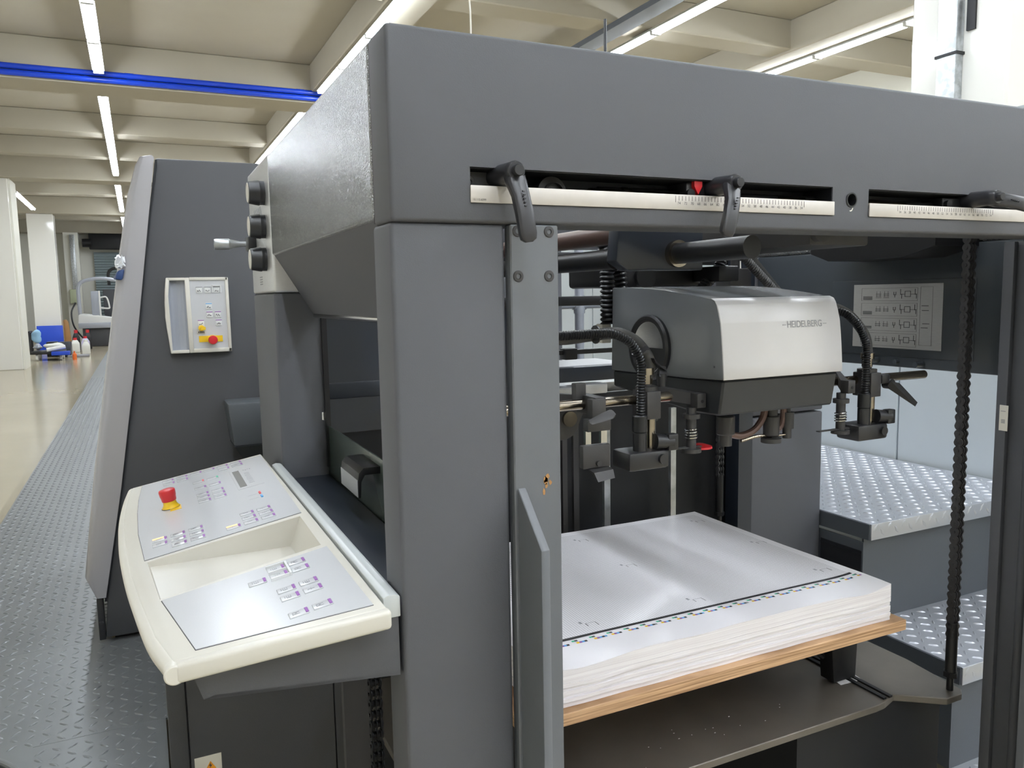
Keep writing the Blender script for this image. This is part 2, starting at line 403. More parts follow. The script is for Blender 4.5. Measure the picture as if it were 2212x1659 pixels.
put('access_cover', G().prism([(-.002, -.328), (.3, -.328), (.3, -.47), (.012, -.47)], 'y', 1.86, 2.0, .008).hull([(.012, 1.86, -.47), (.3, 1.86, -.47), (.012, 2.0, -.47), (.3, 2.0, -.47), (.06, 1.99, -.55), (.3, 1.99, -.55), (.06, 2.0, -.55), (.3, 2.0, -.55)]), 'paint_mid', tw)

# control box on the tower
cb = empty('control_box', (-.06, 1.99, -.168), 'cream control box with grip recess and red stop button on the charcoal unit', 'control box')
YF = 1.97
bl = [(-.155, .078), (-.160, .04), (-.163, .0), (-.164, -.049), (-.161, -.09), (-.158, -.12), (-.154, -.166)]
g = G()
g.prism(bl+[(-.148, -.166), (-.151, .02), (-.144, .078)], 'y', YF, 2.0, .002)          # outer rail of the grip
g.box(-.150, -.098, YF, 2.0, .069, .078, .002).box(-.152, -.098, YF, 2.0, -.166, -.156, .002)
g.prism([(-.1, .078), (-.086, .078), (-.084, -.166), (-.098, -.166)], 'y', YF, 2.0, .002)
g.box(-.086, .032, YF, 2.0, .069, .079, .002).box(.023, .033, YF, 2.0, -.166, .079, .002).box(-.086, .033, YF, 2.0, -.166, -.153, .002)
put('frame', g, 'cream', cb)
g = G(); n_ = 8
for i in range(n_):
    a0, a1 = PI*i/n_, PI*(i+1)/n_
    q = lambda a: (-.124-.027*math.cos(a), 1.978+.018*math.sin(a))
    g.poly([(*q(a0), -.157), (*q(a1), -.157), (*q(a1), .07), (*q(a0), .07)])
put('grip_recess', g.box(-.151, -.097, 1.997, 1.999, -.16, .072), 'rail', cb)
put('key_plate', G().box(-.086, .024, YF+.004, 2.0, -.154, .07), 'keypad', cb)
for x, z, col in ((-.058, .047, 'inkgrey'), (-.032, .047, 'inkgrey'), (-.004, .047, 'inkgrey'), (-.031, -.007, 'blueink'), (-.030, -.034, 'purple'), (-.004, -.034, 'purple'), (-.058, -.061, 'purple'), (-.003, -.061, 'purple')):
    g = G().box(x-.0095, x+.0095, YF+.002, YF+.005, z-.019, z+.002, .0008)
    g.m(1)
    for k in range(4):
        a = random.uniform(-1, 1)
        g.box(x-.006+k*.003, x-.004+k*.003, YF+.0015, YF+.002, z-.013+a*.002, z-.0115+a*.003+.002)
    b = put('button', g, ['button', 'ink'], cb)
    put('stripe', G().box(x-.0095, x+.0095, YF+.0015, YF+.0025, z-.0012, z+.0014), col, b)
put('button_surround', G().box(-.018, -.015, YF-.001, YF+.004, .029, .051).box(.007, .010, YF-.001, YF+.004, .029, .051).box(-.018, .010, YF-.001, YF+.004, .050, .053), 'button', cb)
put('key_switch', G().cyl((-.058, YF-.012, -.086), (-.058, YF+.004, -.086), .0095, n=16).box(-.060, -.046, YF-.016, YF-.01, -.092, -.082), 'yellow', cb)
g = G().box(-.071, -.046, YF+.002, YF+.005, -.104, -.0945); g.m(1)
for k in range(4): g.box(-.068+k*.005, -.065+k*.005, YF+.0015, YF+.002, -.102, -.097)
put('label_strip', g, ['cream', 'ink'], cb)
es = put('stop_plate', G().box(-.067, .006, YF+.002, YF+.005, -.132, -.112), 'yellow', cb)
es = put('emergency_stop', G().lathe([(.0155, 0), (.0155, .006), (.011, .010), (.011, .014)], (-.026, YF+.002, -.125), (0, -1, 0), 24), 'yellow', cb)
put('mushroom_head', G().lathe([(.010, .012), (.0135, .014), (.0145, .02), (.0145, .027), (.013, .030), (0, .031)], (-.026, YF+.002, -.125), (0, -1, 0), 24), 'red', es)

t = put('cable_tie_wrap', G().hull([(-.292, 1.97, .10), (-.272, 1.97, .107), (-.300, 1.97, .075), (-.28, 1.97, .07), (-.292, 2.02, .10), (-.31, 2.02, .075), (-.272, 2.02, .105)], .004), 'bluetape',
    label='dark blue band tied around the silver guard edge', cat='band')
g = G()
for k in range(9): g.hull([V((-.282, 1.972, .128))+V((random.uniform(-.018, .016), random.uniform(-.008, .01), random.uniform(-.022, .024))) for _ in range(6)])
put('crumpled_film', g, 'film', label='crumpled clear film stuck above the dark blue band on the guard', cat='plastic film')

# ------------------------------------------------------------------ sheet feeder
fd = empty('sheet_feeder', (.657, .55, FLOOR), 'large grey sheet feeder with open front around the paper pile', 'printing press')
def boolean(me, cutters):
    o = bpy.data.objects.new('bo', me); COL.objects.link(o); cs = []
    for c in cutters:
        q = bpy.data.objects.new('cu', c); COL.objects.link(q); cs.append(q)
        md = o.modifiers.new('b', 'BOOLEAN'); md.object = q; md.operation = 'DIFFERENCE'; md.solver = 'EXACT'
    dg = bpy.context.evaluated_depsgraph_get(); dg.update()
    r = bpy.data.meshes.new_from_object(o.evaluated_get(dg))
    for q in [o]+cs: bpy.data.objects.remove(q)
    return r
def from_mesh(me):
    g = G(); g.bm.from_mesh(me); return g
W = 1.314
beam = boolean(G().box(0, W, 0, .065, .079, .277, .0045, 4).mesh('b'),
               [G().box(.0892, .6215, -.02, .055, .100, .1385).mesh('c'), G().box(.690, 1.2255, -.02, .055, .100, .1385).mesh('c'),
                G().cyl((.657, -.02, .1225), (.657, .05, .1225), .0085, n=24).mesh('c')])
put('top_beam', from_mesh(beam), 'paint', fd)
put('slot_shade', G().box(.088, .623, .053, .0548, .099, .1395).box(.689, 1.2265, .053, .0548, .099, .1395)  # added black sheets stand in for the shade inside the hollow beam
    .box(.0885, .0897, .002, .054, .1, .138).box(.6208, .6222, .002, .054, .1, .138).box(.6897, .6908, .002, .054, .1, .138)
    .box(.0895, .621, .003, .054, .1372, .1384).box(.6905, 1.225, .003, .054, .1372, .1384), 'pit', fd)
put('sight_hole', G().lathe([(.0085, 0), (.0098, -.0008), (.0100, -.0012), (.0082, -.0012), (.0078, 0), (.0078, .045), (0, .045)], (.657, 0, .1225), (0, 1, 0), 28, False), 'rubber', fd)
# things inside the slots
put('slot_rail', G().cyl((.27, .034, .122), (.62, .034, .122), .0075, n=14).cyl((.69, .034, .122), (1.0, .034, .122), .0075, n=14), 'blacksteel', fd)
put('slide_rod', G().cyl((.255, .030, .120), (.385, .030, .120), .0065, n=14).cyl((.30, .030, .120), (.309, .030, .120), .009, n=14).cyl((.55, .032, .122), (.60, .032, .122), .006, n=14).cyl((.70, .032, .122), (.80, .032, .122), .006, n=14), 'steel', fd)
g = G().box(.090, .165, .018, .05, .1, .136)
mp = put('mount_plate', g, 'castiron', fd)
def bolt(parent, x, y, z, r, name='socket_bolt', mt='castiron'):
    b = put(name, G().lathe([(r*1.12, .0005), (r*1.12, -.0002), (r*1.02, -.0006), (r, -.0012), (r*.5, -.0014), (r*.44, .001), (0, .001)], (x, y, z), (0, 1, 0), 24), [mt], parent)
    return b
bolt(mp, .095, .018, .1245, .0068); bolt(mp, .151, .018, .123, .0068)
put('bearing', G().lathe([(.019, .012), (.019, -.004), (.0125, -.006), (.0125, -.010), (.0105, -.012), (.0105, -.006), (0, -.006)], (.203, .03, .118), (0, 1, 0), 28), 'castiron', fd)
put('format_pointer', G().prism([(.393, .140), (.405, .140), (.405, .131), (.399, .121), (.393, .131)], 'y', .006, .012), 'red', fd, 'small red pointer inside the slot above the ruler')
put('slide_block', G().box(.385, .415, .012, .05, .1, .137, .002).cyl((.39, .008, .122), (.39, .03, .122), .006), 'black', fd)
put('slide_block', G().box(.86, .905, .012, .05, .1, .134, .002).cyl((.868, .006, .124), (.868, .03, .124), .006), 'blacksteel', fd)
TX = lambda x, y, z: M(((1, 0, 0, x), (0, 0, -1, y), (0, 1, 0, z), (0, 0, 0, 1)))      # text standing in the x-z plane, facing -y
for k, (x0, x1) in enumerate(((.0885, .6235), (.6905, 1.2262))):
    r = put('ruler', G().box(x0, x1, -.0024, 0, .1005, .1190, .0009, 2), 'ruler', fd)
    tk = G(); nm = G()
    for q in range(34, 75):
        xx = (.657-.0943-(q-34)*.00499) if k == 0 else (.657+.0943+(q-34)*.00499)
        if k == 0 and q > 74: continue
        tk.box(xx-.00022, xx+.00022, -.0026, -.0024, .1115, .1172)
        if q % 2 == 0: nm.text(str(q), .0046, TX(xx, -.00262, .1083))
    for e in (-1, 75-34):
        xx = (.657-.0943-e*.00499) if k == 0 else (.657+.0943+e*.00499)
        tk.box(xx-.00022, xx+.00022, -.0026, -.0024, .1095, .1172)
    if k == 0: nm.text('10.115.6099', .0032, TX(.0985, -.00262, .1036))
    put('tick_marks', tk, 'ink', r); put('numerals', nm, 'ink', r)

def clamp_lever(x, z, tx, tz, yb=.045):
    L = V((tx-x, 0, tz-z)).length; d = V((tx-x, 0, tz-z)).normalized(); w = V((-d.z, 0, d.x))
    g = G(); P0 = V((x, 0, z))
    g.lathe([(.0125, 0), (.0125, .03), (.0108, .07), (.0108, .078), (.0095, .080)], (x, yb, z), (0, -1, 0), 24)
    secs = []
    for t_, hw, yo, hd in ((-.06, .004, -.026, .004), (.02, .0105, -.026, .008), (.15, .0115, -.030, .007), (.35, .0098, -.037, .006), (.6, .0100, -.041, .0055), (.88, .0100, -.043, .005), (.96, .0086, -.043, .0045), (1.0, .0042, -.043, .003)):
        c = P0+d*(L*t_)+V((0, yo, 0)); q = []
        for j in range(16):
            a = 2*PI*j/16; ca, sa = math.cos(a), math.sin(a)
            q.append(c+w*hw*math.copysign(abs(ca)**.55, ca)+V((0, hd*math.copysign(abs(sa)**.55, sa), 0)))
        secs.append(q)
    g.loft(secs)
    for k in range(5):
        c = P0+d*(L*(.3+.05*k)); g.box(c.x-.0012, c.x+.0012, -.0465, -.044, c.z-.0006, c.z+.0006)
    lv = put('clamp_lever', g, 'lever', fd)
    put('lever_button', G().lathe([(.0062, 0), (.0062, .006), (.0055, .0072), (0, .0072)], (x, yb-.080, z), (0, -1, 0), 20), 'black', lv)
clamp_lever(.128, .131, .137, .056); clamp_lever(.4245, .131, .401, .066); clamp_lever(.911, .131, .99, .118, .04)

# columns
put('front_column', G().box(0, .131, .005, .072, FLOOR, .0795, .005, 3), 'paint', fd)
put('front_column', G().box(1.183, W, .005, .115, FLOOR, .0795, .008, 3).box(1.176, 1.183, .02, .035, FLOOR, .079, .002).cyl((1.183, .06, FLOOR), (1.183, .06, .079), .009, n=14).box(1.172, 1.184, .098, .118, FLOOR, .079, .002), 'paint', fd)
gp = put('guide_plate', G().box(.1355, .196, 0.0, .016, FLOOR, .0785, .0015, 1), 'guide', fd)
gq = put('guide_plate', G().box(1.118, 1.176, 0.0, .016, FLOOR, .0785, .0015, 1), 'guide', fd)
for x, z in ((.1445, .0215), (.1835, .0215), (.184, .0712), (.1445, .0712)): bolt(gp, x, 0, z, .0058)
put('pin_hole', G().cyl((.164, -.0004, .071), (.164, .002, .071), .0038), 'pit', gp)
put('stop_bracket', G().prism([(0, -.220), (-.058, -.278), (-.058, FLOOR+.01), (0, FLOOR+.01)], 'x', .1390, .1492, .0008, 1), 'guide', gp)
g = G()
for k in range(7):
    c = V((.176+random.uniform(-.006, .006), 0, -.222+random.uniform(-.014, .014)))
    g.poly([(c.x+random.uniform(.001, .0035)*math.cos(a), -.0004, c.z+random.uniform(.0015, .005)*math.sin(a)) for a in (0, 1, 2.1, 3.1, 4.2, 5.2)])
put('chipped_paint', g, 'brown', gp, 'brown chip in the guide paint')
st = put('sticker', G().box(1.1712, 1.172, .094, .110, -.262, -.215, .0002, 1), 'label', fd, 'small white sticker on the column')
g = G()
for k in range(5): g.box(1.1709, 1.1712, .099, .106, -.248+k*.0015, -.2472+k*.0015)
put('sticker_print', g.box(1.1709, 1.1712, .0985, .1075, -.2265, -.2255), 'inkgrey', st)

# side cover and knob panel along the walkway side
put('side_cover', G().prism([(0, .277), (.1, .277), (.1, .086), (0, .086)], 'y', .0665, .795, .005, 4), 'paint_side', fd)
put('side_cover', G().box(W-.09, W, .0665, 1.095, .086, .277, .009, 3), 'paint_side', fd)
put('cover_joint', G().box(.0015, .098, .060, .07, .082, .275), 'pit', fd)
put('end_post', G().box(0, .094, .8, 1.095, FLOOR, .014, .006, 3), 'paint', fd)
kp = put('knob_panel', G().box(0, .094, .797, 1.095, .0145, .280, .006, 3), 'brushed', fd)
for z, y in ((.213, .862), (.148, .871), (.083, .878)):
    kb = put('knob', G().lathe([(.0235, 0), (.0235, .008), (.0248, .010), (.0240, .016), (.0215, .030), (.0195, .031)], (0, y, z), (-1, 0, 0), 28), 'black', kp)
    put('knob_cap', G().lathe([(.0195, .0305), (.0190, .0318), (0, .0322)], (0, y, z), (-1, 0, 0), 28), 'cream', kb)
ks = put('lever_socket', G().box(-.018, 0, 1.0, 1.05, .108, .139, .004), 'black', kp)
put('lever_grip', G().lathe([(.006, .0), (.006, .012), (.0095, .03), (.0105, .034), (.0122, .036), (.0122, .062), (.011, .066), (0, .067)], (-.017, 1.04, .1245), (-1, .05, -.02), 18), 'galv', ks)
g = G()
for k in range(9): g.prism([(.90+k*.012, .166), (.903+k*.012, .166), (.918+k*.012, .193), (.915+k*.012, .193)], 'x', -.0006, 0)
for k in range(6): g.box(-.0006, 0, 1.0+.006*(k % 2), 1.003+.006*(k % 2), .1+k*.007, .103+k*.007)
for k in range(4): g.box(-.0006, 0, .94, .975, .033+k*.005, .0352+k*.005)
put('scale_print', g, 'inkgrey', kp)
# hopper between column and end post, window with guard
put('hopper_cover', G().prism([(.004, .088), (.074, -.028), (.08, -.028), (.012, .090)], 'y', .07, .798), 'paint', fd)
put('hopper_lip', G().cyl((.079, .07, -.031), (.079, .798, -.031), .0055, n=12), 'chrome', fd)
put('window_shelf', G().box(.0, .092, .072, .80, -.372, -.357, .002), 'navy', fd)
wg = put('window_guard', G().box(.093, .0965, .15, .835, -.40, -.256, .001), 'teal', fd)
g = G().prism([(.0965, -.268), (.066, -.268), (.058, -.276), (.056, -.288), (.056, -.316), (.060, -.316), (.062, -.290), (.068, -.280), (.0965, -.280)], 'y', .415, .53, .0008)
put('guard_handle', g, 'blacksteel', wg)
put('handle_face', G().box(.0552, .0562, .416, .529, -.315, -.287), 'brushed', wg)
put('guide_track', G().box(.088, .096, .79, .80, -.34, -.03).box(.096, .10, .80, .82, -.9, -.03), 'blacksteel', fd)
put('guide_roller', G().cyl((.086, .805, -.228), (.086, .805, -.244), .006), 'chrome', fd)
put('inner_sheet', G().box(.11, .55, .862, .866, -.285, -.02), 'navy', fd)
put('lower_frame', G().box(0.0, .04, .33, .345, FLOOR, -.43), 'castiron', fd)
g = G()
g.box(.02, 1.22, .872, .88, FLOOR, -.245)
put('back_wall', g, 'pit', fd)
for x0, x1, mt in ((.647, .660, 'castiron'), (.677, .692, 'castiron'), (.763, .780, 'galv'), (.962, .978, 'galv'), (.30, .316, 'castiron'), (.45, .466, 'castiron')):
    put('pile_guide_strip', G().box(x0, x1, .815, .825, -1.2, -.29), mt, fd)
put('back_frame', G().box(1.17, 1.216, .80, .85, -1.2, .08), 'navy', fd)
put('back_frame', G().box(.02, .09, .84, .8715, -1.2, -.25), 'navy', fd)
put('drive_post', G().box(1.216, 1.469, .8, 1.1, FLOOR, -.336, .005), 'paint', fd)
put('drive_post_cap', G().box(1.217, 1.470, .801, 1.1, -.3315, .06, .005), 'paint', fd)
put('inner_panel', G().box(1.224, 1.25, .115, .80, -.168, .086, .004).box(1.2225, 1.2245, .2, .55, -.145, .018, .0008).cyl((1.2245, .142, -.125), (1.2145, .142, -.125), .0075, n=16)
    .cyl((1.2245, .42, -.155), (1.20, .42, -.155), .006).cyl((1.2245, .31, -.158), (1.20, .31, -.158), .006).cyl((1.2245, .37, -.156), (1.214, .37, -.156), .005), 'inner', fd)
put('overhead_bracket', G().hull([(1.224, .27, .06), (1.224, .45, .06), (1.224, .2, .078), (1.224, .5, .078), (1.1, .27, .06), (1.1, .45, .06), (1.1, .2, .078), (1.1, .5, .078)]).box(1.10, 1.224, .2, .5, .078, .11), 'blacksteel', fd)
# instruction plate with its pictograms
ip = put('instruction_plate', G().box(1.2205, 1.2224, .268, .487, -.128, .0095, .0004, 1), 'brushed', fd, 'silver instruction plate with four rows of diagrams')
g = G(); X = 1.2202
def ybar(y0, y1, z0, z1): g.box(X, X+.0003, min(y0, y1), max(y0, y1), z0, z1)
def yz(u, v): return .487-u*.219, .0095-v*.1375         # u to the viewer's right, v down
def rect(u0, u1, v0, v1, w=.0006):
    (a, b), (c, d) = yz(u0, v0), yz(u1, v1); ybar(a, c, b-w, b); ybar(a, c, d, d+w); ybar(a-w, a, d, b); ybar(c, c+w, d, b)
for i in range(4):
    v = .06+i*.235; rect(.10, .74, v, v+.20, .0004)
    for k in range(4 - (i > 1)):
        a, b = yz(.12, v+.13+k*.014); ybar(a, a-.024, b-.0012, b)
    for u in (.28, .37):
        hgt = 3 if i == 0 else 2
        for k in range(hgt):
            a, b = yz(u, v+.09+k*.028); ybar(a+.002, a-.012, b-.0009, b)
        a, b = yz(u, v+.05); ybar(a, a-.0006, b-.012, b); ybar(a-.009, a-.0096, b-.012, b)
    a, b = yz(.475, v+.06); ybar(a, a-.0012, b-.006, b); ybar(a-.005, a-.0062, b-.006, b); ybar(a, a-.006, b-.007, b-.0058); ybar(a-.0025, a-.0037, b-.012, b-.006)
    rect(.60, .665, v+.05, v+.14, .0010)
    for u in (.55, .71):
        a, b = yz(u, v+.02); ybar(a, a-.0012, b-.012, b); a2, b2 = yz(u, v+.1); ybar(a2-.003, a2-.0042, b2-.009, b2); ybar(a2, a2-.005, b2-.0004, b2+.0008)
    a, b = yz(.56, v+.095); c, _ = yz(.60, 0); ybar(a, c, b-.0008, b); a, b = yz(.665, v+.095); c, _ = yz(.715, 0); ybar(a, c, b-.0008, b)
rect(.77, .90, .05, .93, .0004)
for u, v in ((.785, .33), (.79, .40), (.785, .66), (.80, .60)):
    a, b = yz(u, v); ybar(a, a-.016, b-.0012, b)
put('diagram', g, 'ink', ip)
# inside tubes, bars, carriage
g = G().cyl((.545, .07, .062), (.545, .60, .062), .0165, n=24)
put('slide_tube', g, 'blacksteel', fd)
put('tube_ring', G().lathe([(.0185, 0), (.0215, 0), (.0215, .012), (.0185, .012)], (.545, .236, .062), (0, 1, 0), 30), 'steel', fd)
put('carriage_block', G().prism([(.432, .05), (.437, .10), (.45, .115), (.60, .115), (.60, .036), (.455, .036)], 'y', .245, .275, .003), 'navy', fd)
put('slide_tube', G().cyl((.45, .275, .055), (.45, .84, .055), .0165, n=20), 'blacksteel', fd)
put('slide_tube', G().cyl((.46, .275, .095), (.46, .84, .095), .016, n=20), 'copper', fd)
put('suspension_beam', G().box(.685, .81, .10, .70, .068, .125, .004).cyl((.70, .10, .09), (.70, .09, .09), .018), 'castiron', fd)
put('motor_housing', G().box(.59, .80, .5, .68, .012, .062, .008).cyl((.66, .49, .03), (.66, .56, .03), .022).box(.78, .83, .42, .5, .02, .05, .003), 'blacksteel', fd)
put('cross_bar', G().box(.09, 1.216, .845, .868, -.027, -.004, .003), 'blacksteel', fd)
put('cross_bar', G().box(.09, 1.216, .85, .87, .07, .10, .003), 'blacksteel', fd)
put('feed_bar', G().box(.1, 1.216, .86, .90, -.212, -.176, .004), 'navy', fd)
put('feed_bar', G().box(.1, 1.216, .90, .912, -.148, -.136, .002).box(.70, .735, .89, .92, -.160, -.132, .003), 'blacksteel', fd)
put('shaft_bracket', G().prism([(.30, -.15), (.425, -.165), (.405, -.19), (.390, -.220), (.384, -.228), (.370, -.234), (.30, -.232)], 'y', .30, .315, .002), 'castiron', fd)
put('shaft_ring', G().lathe([(.0105, 0), (.0125, 0), (.0125, .006), (.0105, .006)], (.375, .293, -.199), (0, 1, 0), 24).cyl((.375, .296, -.199), (.375, .30, -.199), .0105), 'steel', fd)
put('feed_table', G().box(.1, 1.216, .92, 1.6, -.250, -.226), 'brushed', fd)
put('paper_stop', G().box(.62, .70, .84, .90, -.245, -.222, .003).box(.72, .79, .84, .90, -.242, -.218, .003), 'brushed', fd)
put('side_frame', G().box(.66, .69, .9, .93, -.17, .075), 'rail', fd) if False else None
put('top_frame', G().box(.1, 1.216, 1.0, 1.09, .12, .277, .005), 'paint', fd)
put('hydraulic_unit', G().box(.92, .98, .55, .6, .0, .05, .004).cyl((.95, .57, .05), (.95, .57, .075), .01).cyl((.95, .57, -.02), (.95, .57, .0), .02), 'castiron', fd)
put('overhead_hose', G().corr([(0.891, 0.500, 0.095), (0.900, 0.500, 0.081), (0.935, 0.500, 0.052), (0.991, 0.500, 0.006), (1.007, 0.500, -0.012)], .0085, .0012, .0055), 'hose', fd)
put('overhead_hose', G().tube([(0.925, 0.525, 0.097), (0.943, 0.525, 0.083), (0.984, 0.525, 0.043), (1.024, 0.525, 0.006), (1.045, 0.525, -0.012)], .0088), 'hose', fd)
put('overhead_hose', G().corr([(0.827, 0.460, 0.092), (0.823, 0.460, 0.074), (0.809, 0.460, 0.042), (0.782, 0.460, 0.017), (0.764, 0.460, 0.001)], .0105, .0014, .007), 'rubber', fd)
put('oil_bottle', G().lathe([(.010, 0), (.010, .022), (.004, .030), (.0028, .06)], (0.989, 0.600, 0.008), (0, 0, 1), 14), 'cream', fd)
put('beam_scuff', G().poly([(.6535, -.0003, .1075), (.6555, -.0003, .1065), (.6585, -.0003, .1078), (.6605, -.0003, .1115), (.6592, -.0003, .1118), (.6572, -.0003, .1086), (.6545, -.0003, .1085)]), 'label', fd, 'small pale scratch below the round hole')

# electrical cabinet under the console, on the walkway
ec = empty('side_cabinet', (-.08, .9, FLOOR), 'dark grey cabinet under the cream console with a warning sticker', 'cabinet')
put('body', G().box(-.241, -.004, .805, 1.19, FLOOR, -.43, .004), 'paint_dark', ec)
put('corner_post', G().box(-.241, -.2075, .790, .806, FLOOR, -.43, .003), 'paint_dark', ec)
put('door_panel', G().box(-.2055, .078, .792, .7995, FLOOR+.01, -.43, .002), 'paint_dark', ec)
put('edge_strip', G().box(.080, .103, .790, .7995, FLOOR, -.43, .002), 'paint_dark', ec)
wl = put('warning_sticker', G().box(-.199, -.149, .7905, .792, -.945, -.893, .0004, 1), 'label', ec, 'white sticker with an orange high-voltage triangle')
g = G().prism([(-.180, -.922), (-.160, -.922), (-.170, -.905)], 'y', .790, .7905)
g.m(1).prism([(-.1695, -.908), (-.1735, -.9145), (-.1705, -.9145), (-.1725, -.920), (-.167, -.913), (-.1698, -.913)], 'y', .7896, .790)
put('voltage_symbol', g, ['warn', 'ink'], wl)

# ------------------------------------------------------------------ control console
cs = empty('control_console', (-.15, .45, -.42), 'sloping off-white control console with key panels and a red stop knob', 'control console')
ZS = lambda x: -.324+.175*(x+.02)
FY = lambda x: -.018-(x+.025)*.258           # slanted front edge
TH = .022
tray = [(-.254, .398), (-.039, .398), (-.040, .241), (-.241, .229)]
g = G()
left = [(-.277, .927), (-.283, .85), (-.287, .761), (-.2885, .69), (-.288, .624), (-.284, .496), (-.275, .356), (-.265, .25), (-.25, .118), (-.234, .036)]
def slab(g, pts, zo0, zo1, bev=0): 
    t = bmesh.new(); A = [t.verts.new((x, y, ZS(x)+zo0)) for x, y in pts]; B = [t.verts.new((x, y, ZS(x)+zo1)) for x, y in pts]
    t.faces.new(A); t.faces.new(B[::-1]); n = len(pts)
    for i in range(n): t.faces.new((A[i], B[i], B[(i+1) % n], A[(i+1) % n]))
    bmesh.ops.recalc_face_normals(t, faces=t.faces); g._add(t, bev, 3)
# body: front part, back part, two rails beside the tray, tray floor
slab(g, [(-.024, .927), (-.277, .927)]+left[1:]+[(-.024, FY(-.024))], -TH, 0, .004)
ct = G().prism([(-.2535, .3982), (-.0395, .3982), (-.0405, .2412), (-.2408, .2295)], 'z', -.5, -.2).mesh('c')
put('console_body', from_mesh(boolean(g.mesh('b'), [ct])), 'cream', cs, ang=30)
g = G()      # tray: floor and walls
zt = -.372
g.box(-.262, -.034, .226, .402, zt-.006, zt)
tb = [(-.250, .3975), (-.056, .3975), (-.050, .2425), (-.238, .2305)]
tt = [(-.2535, .3982), (-.0395, .3982), (-.0405, .2412), (-.2408, .2295)]
for i in range(4):
    (ax, ay), (bx_, by) = tb[i], tb[(i+1) % 4]; (cx_, cy_), (dx, dy) = tt[i], tt[(i+1) % 4]
    g.poly([(ax, ay, zt), (bx_, by, zt), (dx, dy, ZS(dx)-.0006), (cx_, cy_, ZS(cx_)-.0006)])
put('storage_tray', g, 'cream', cs)
g = G(); up = [(-.257, .915), (-.2635, .80), (-.2655, .70), (-.2645, .559), (-.2565, .408), (-.035, .413), (-.028, .908)]
slab(g, up, .0, .0012); put('key_panel', g, 'keypad', cs)
g = G(); slab(g, [(-.239, .222), (-.036, .226), (-.035, .0), (-.211, .045)], .0, .0012); put('key_panel', g, 'keypad', cs)
g = G(); slab(g, [(-.2398, .2226), (-.0358, .2266), (-.0346, -.0008), (-.2115, .0443)], -.0002, .0004); slab(g, [(-.2576, .9156), (-.2642, .80), (-.2662, .70), (-.2652, .559), (-.2570, .4073), (-.0346, .4124), (-.0276, .9086)], -.0002, .0004)
put('panel_seam', g, 'ink', cs)
# rolled edge trim along the walkway side and front bar, strip against the machine
g = G(); p = [(x+.003, y, ZS(x)-.0112) for x, y in left]
g.tube([(p[0][0], .925, p[0][2])]+p[1:], .0108, 20); put('edge_trim', g, 'cream', cs)
g = G()
A = [(-.2325, FY(-.2325)-.0085), (-.022, FY(-.022)-.0085), (-.022, FY(-.022)+.006), (-.2325, FY(-.2325)+.006)]
slab(g, A, -.0215, -.0005, .0045); g.lathe([(.009, 0), (.0105, .0015), (.0105, .016)], (-.2325, FY(-.2325)-.0086, ZS(-.2325)-.0112), (0, 1, 0), 28); put('front_bar', g, 'cream', cs)
g = G().prism([(-.021, -.349), (-.002, -.349), (-.002, -.326), (-.006, -.3235), (-.014, -.3225), (-.021, -.325)], 'y', .010, .799, .001); put('rear_strip', g, 'strip', cs)
g = G(); zb_ = -.417
def wq(a, b, c, d, off): g.hull([V(q)+V(o) for q in (a, b, c, d) for o in ((0, 0, 0), off)])
ztop = lambda x: ZS(x)-.0215
wq((-.218, .056, ztop(-.218)), (-.004, .012, ztop(-.004)), (-.004, .012, zb_), (-.206, .054, zb_), (0, .004, 0))
wq((-.218, .056, ztop(-.218)), (-.206, .054, zb_), (-.206, .79, zb_), (-.218, .79, ztop(-.218)), (.004, 0, 0))
g.prism([(-.206, .054), (-.004, .012), (-.004, .79), (-.206, .79)], 'z', zb_, zb_+.004)
put('support_bracket', g, 'paint', cs)
B1 = [(-.202, .892), (-.201, .865), (-.176, .893), (-.176, .866), (-.149, .894), (-.124, .895), (-.098, .895), (-.098, .867), (-.072, .895), (-.072, .869), (-.15, .811, 'redink'), (-.124, .811, 'green'), (-.15, .757), (-.124, .757), (-.15, .704), (-.15, .678), (-.15, .65), (-.124, .704), (-.124, .677), (-.124, .65),
      (-.072, .599, 'redink', 1), (-.072, .573, 'blueink', 1), (-.072, .493), (-.072, .467), (-.072, .441), (-.098, .493), (-.098, .467), (-.098, .44), (-.124, .438, 'purple', 2), (-.175, .492), (-.175, .466), (-.175, .439), (-.201, .49), (-.201, .464), (-.201, .437), (-.227, .488, 'purple', 2), (-.227, .463),
      (-.098, .201), (-.098, .176), (-.072, .202), (-.072, .175), (-.124, .174), (-.072, .123), (-.072, .097), (-.098, .122), (-.098, .096), (-.072, .044), (-.098, .043)]
def rbox(g, x0, x1, y0, y1, o0, o1): slab(g, [(x0, y0), (x1, y0), (x1, y1), (x0, y1)], o0, o1)
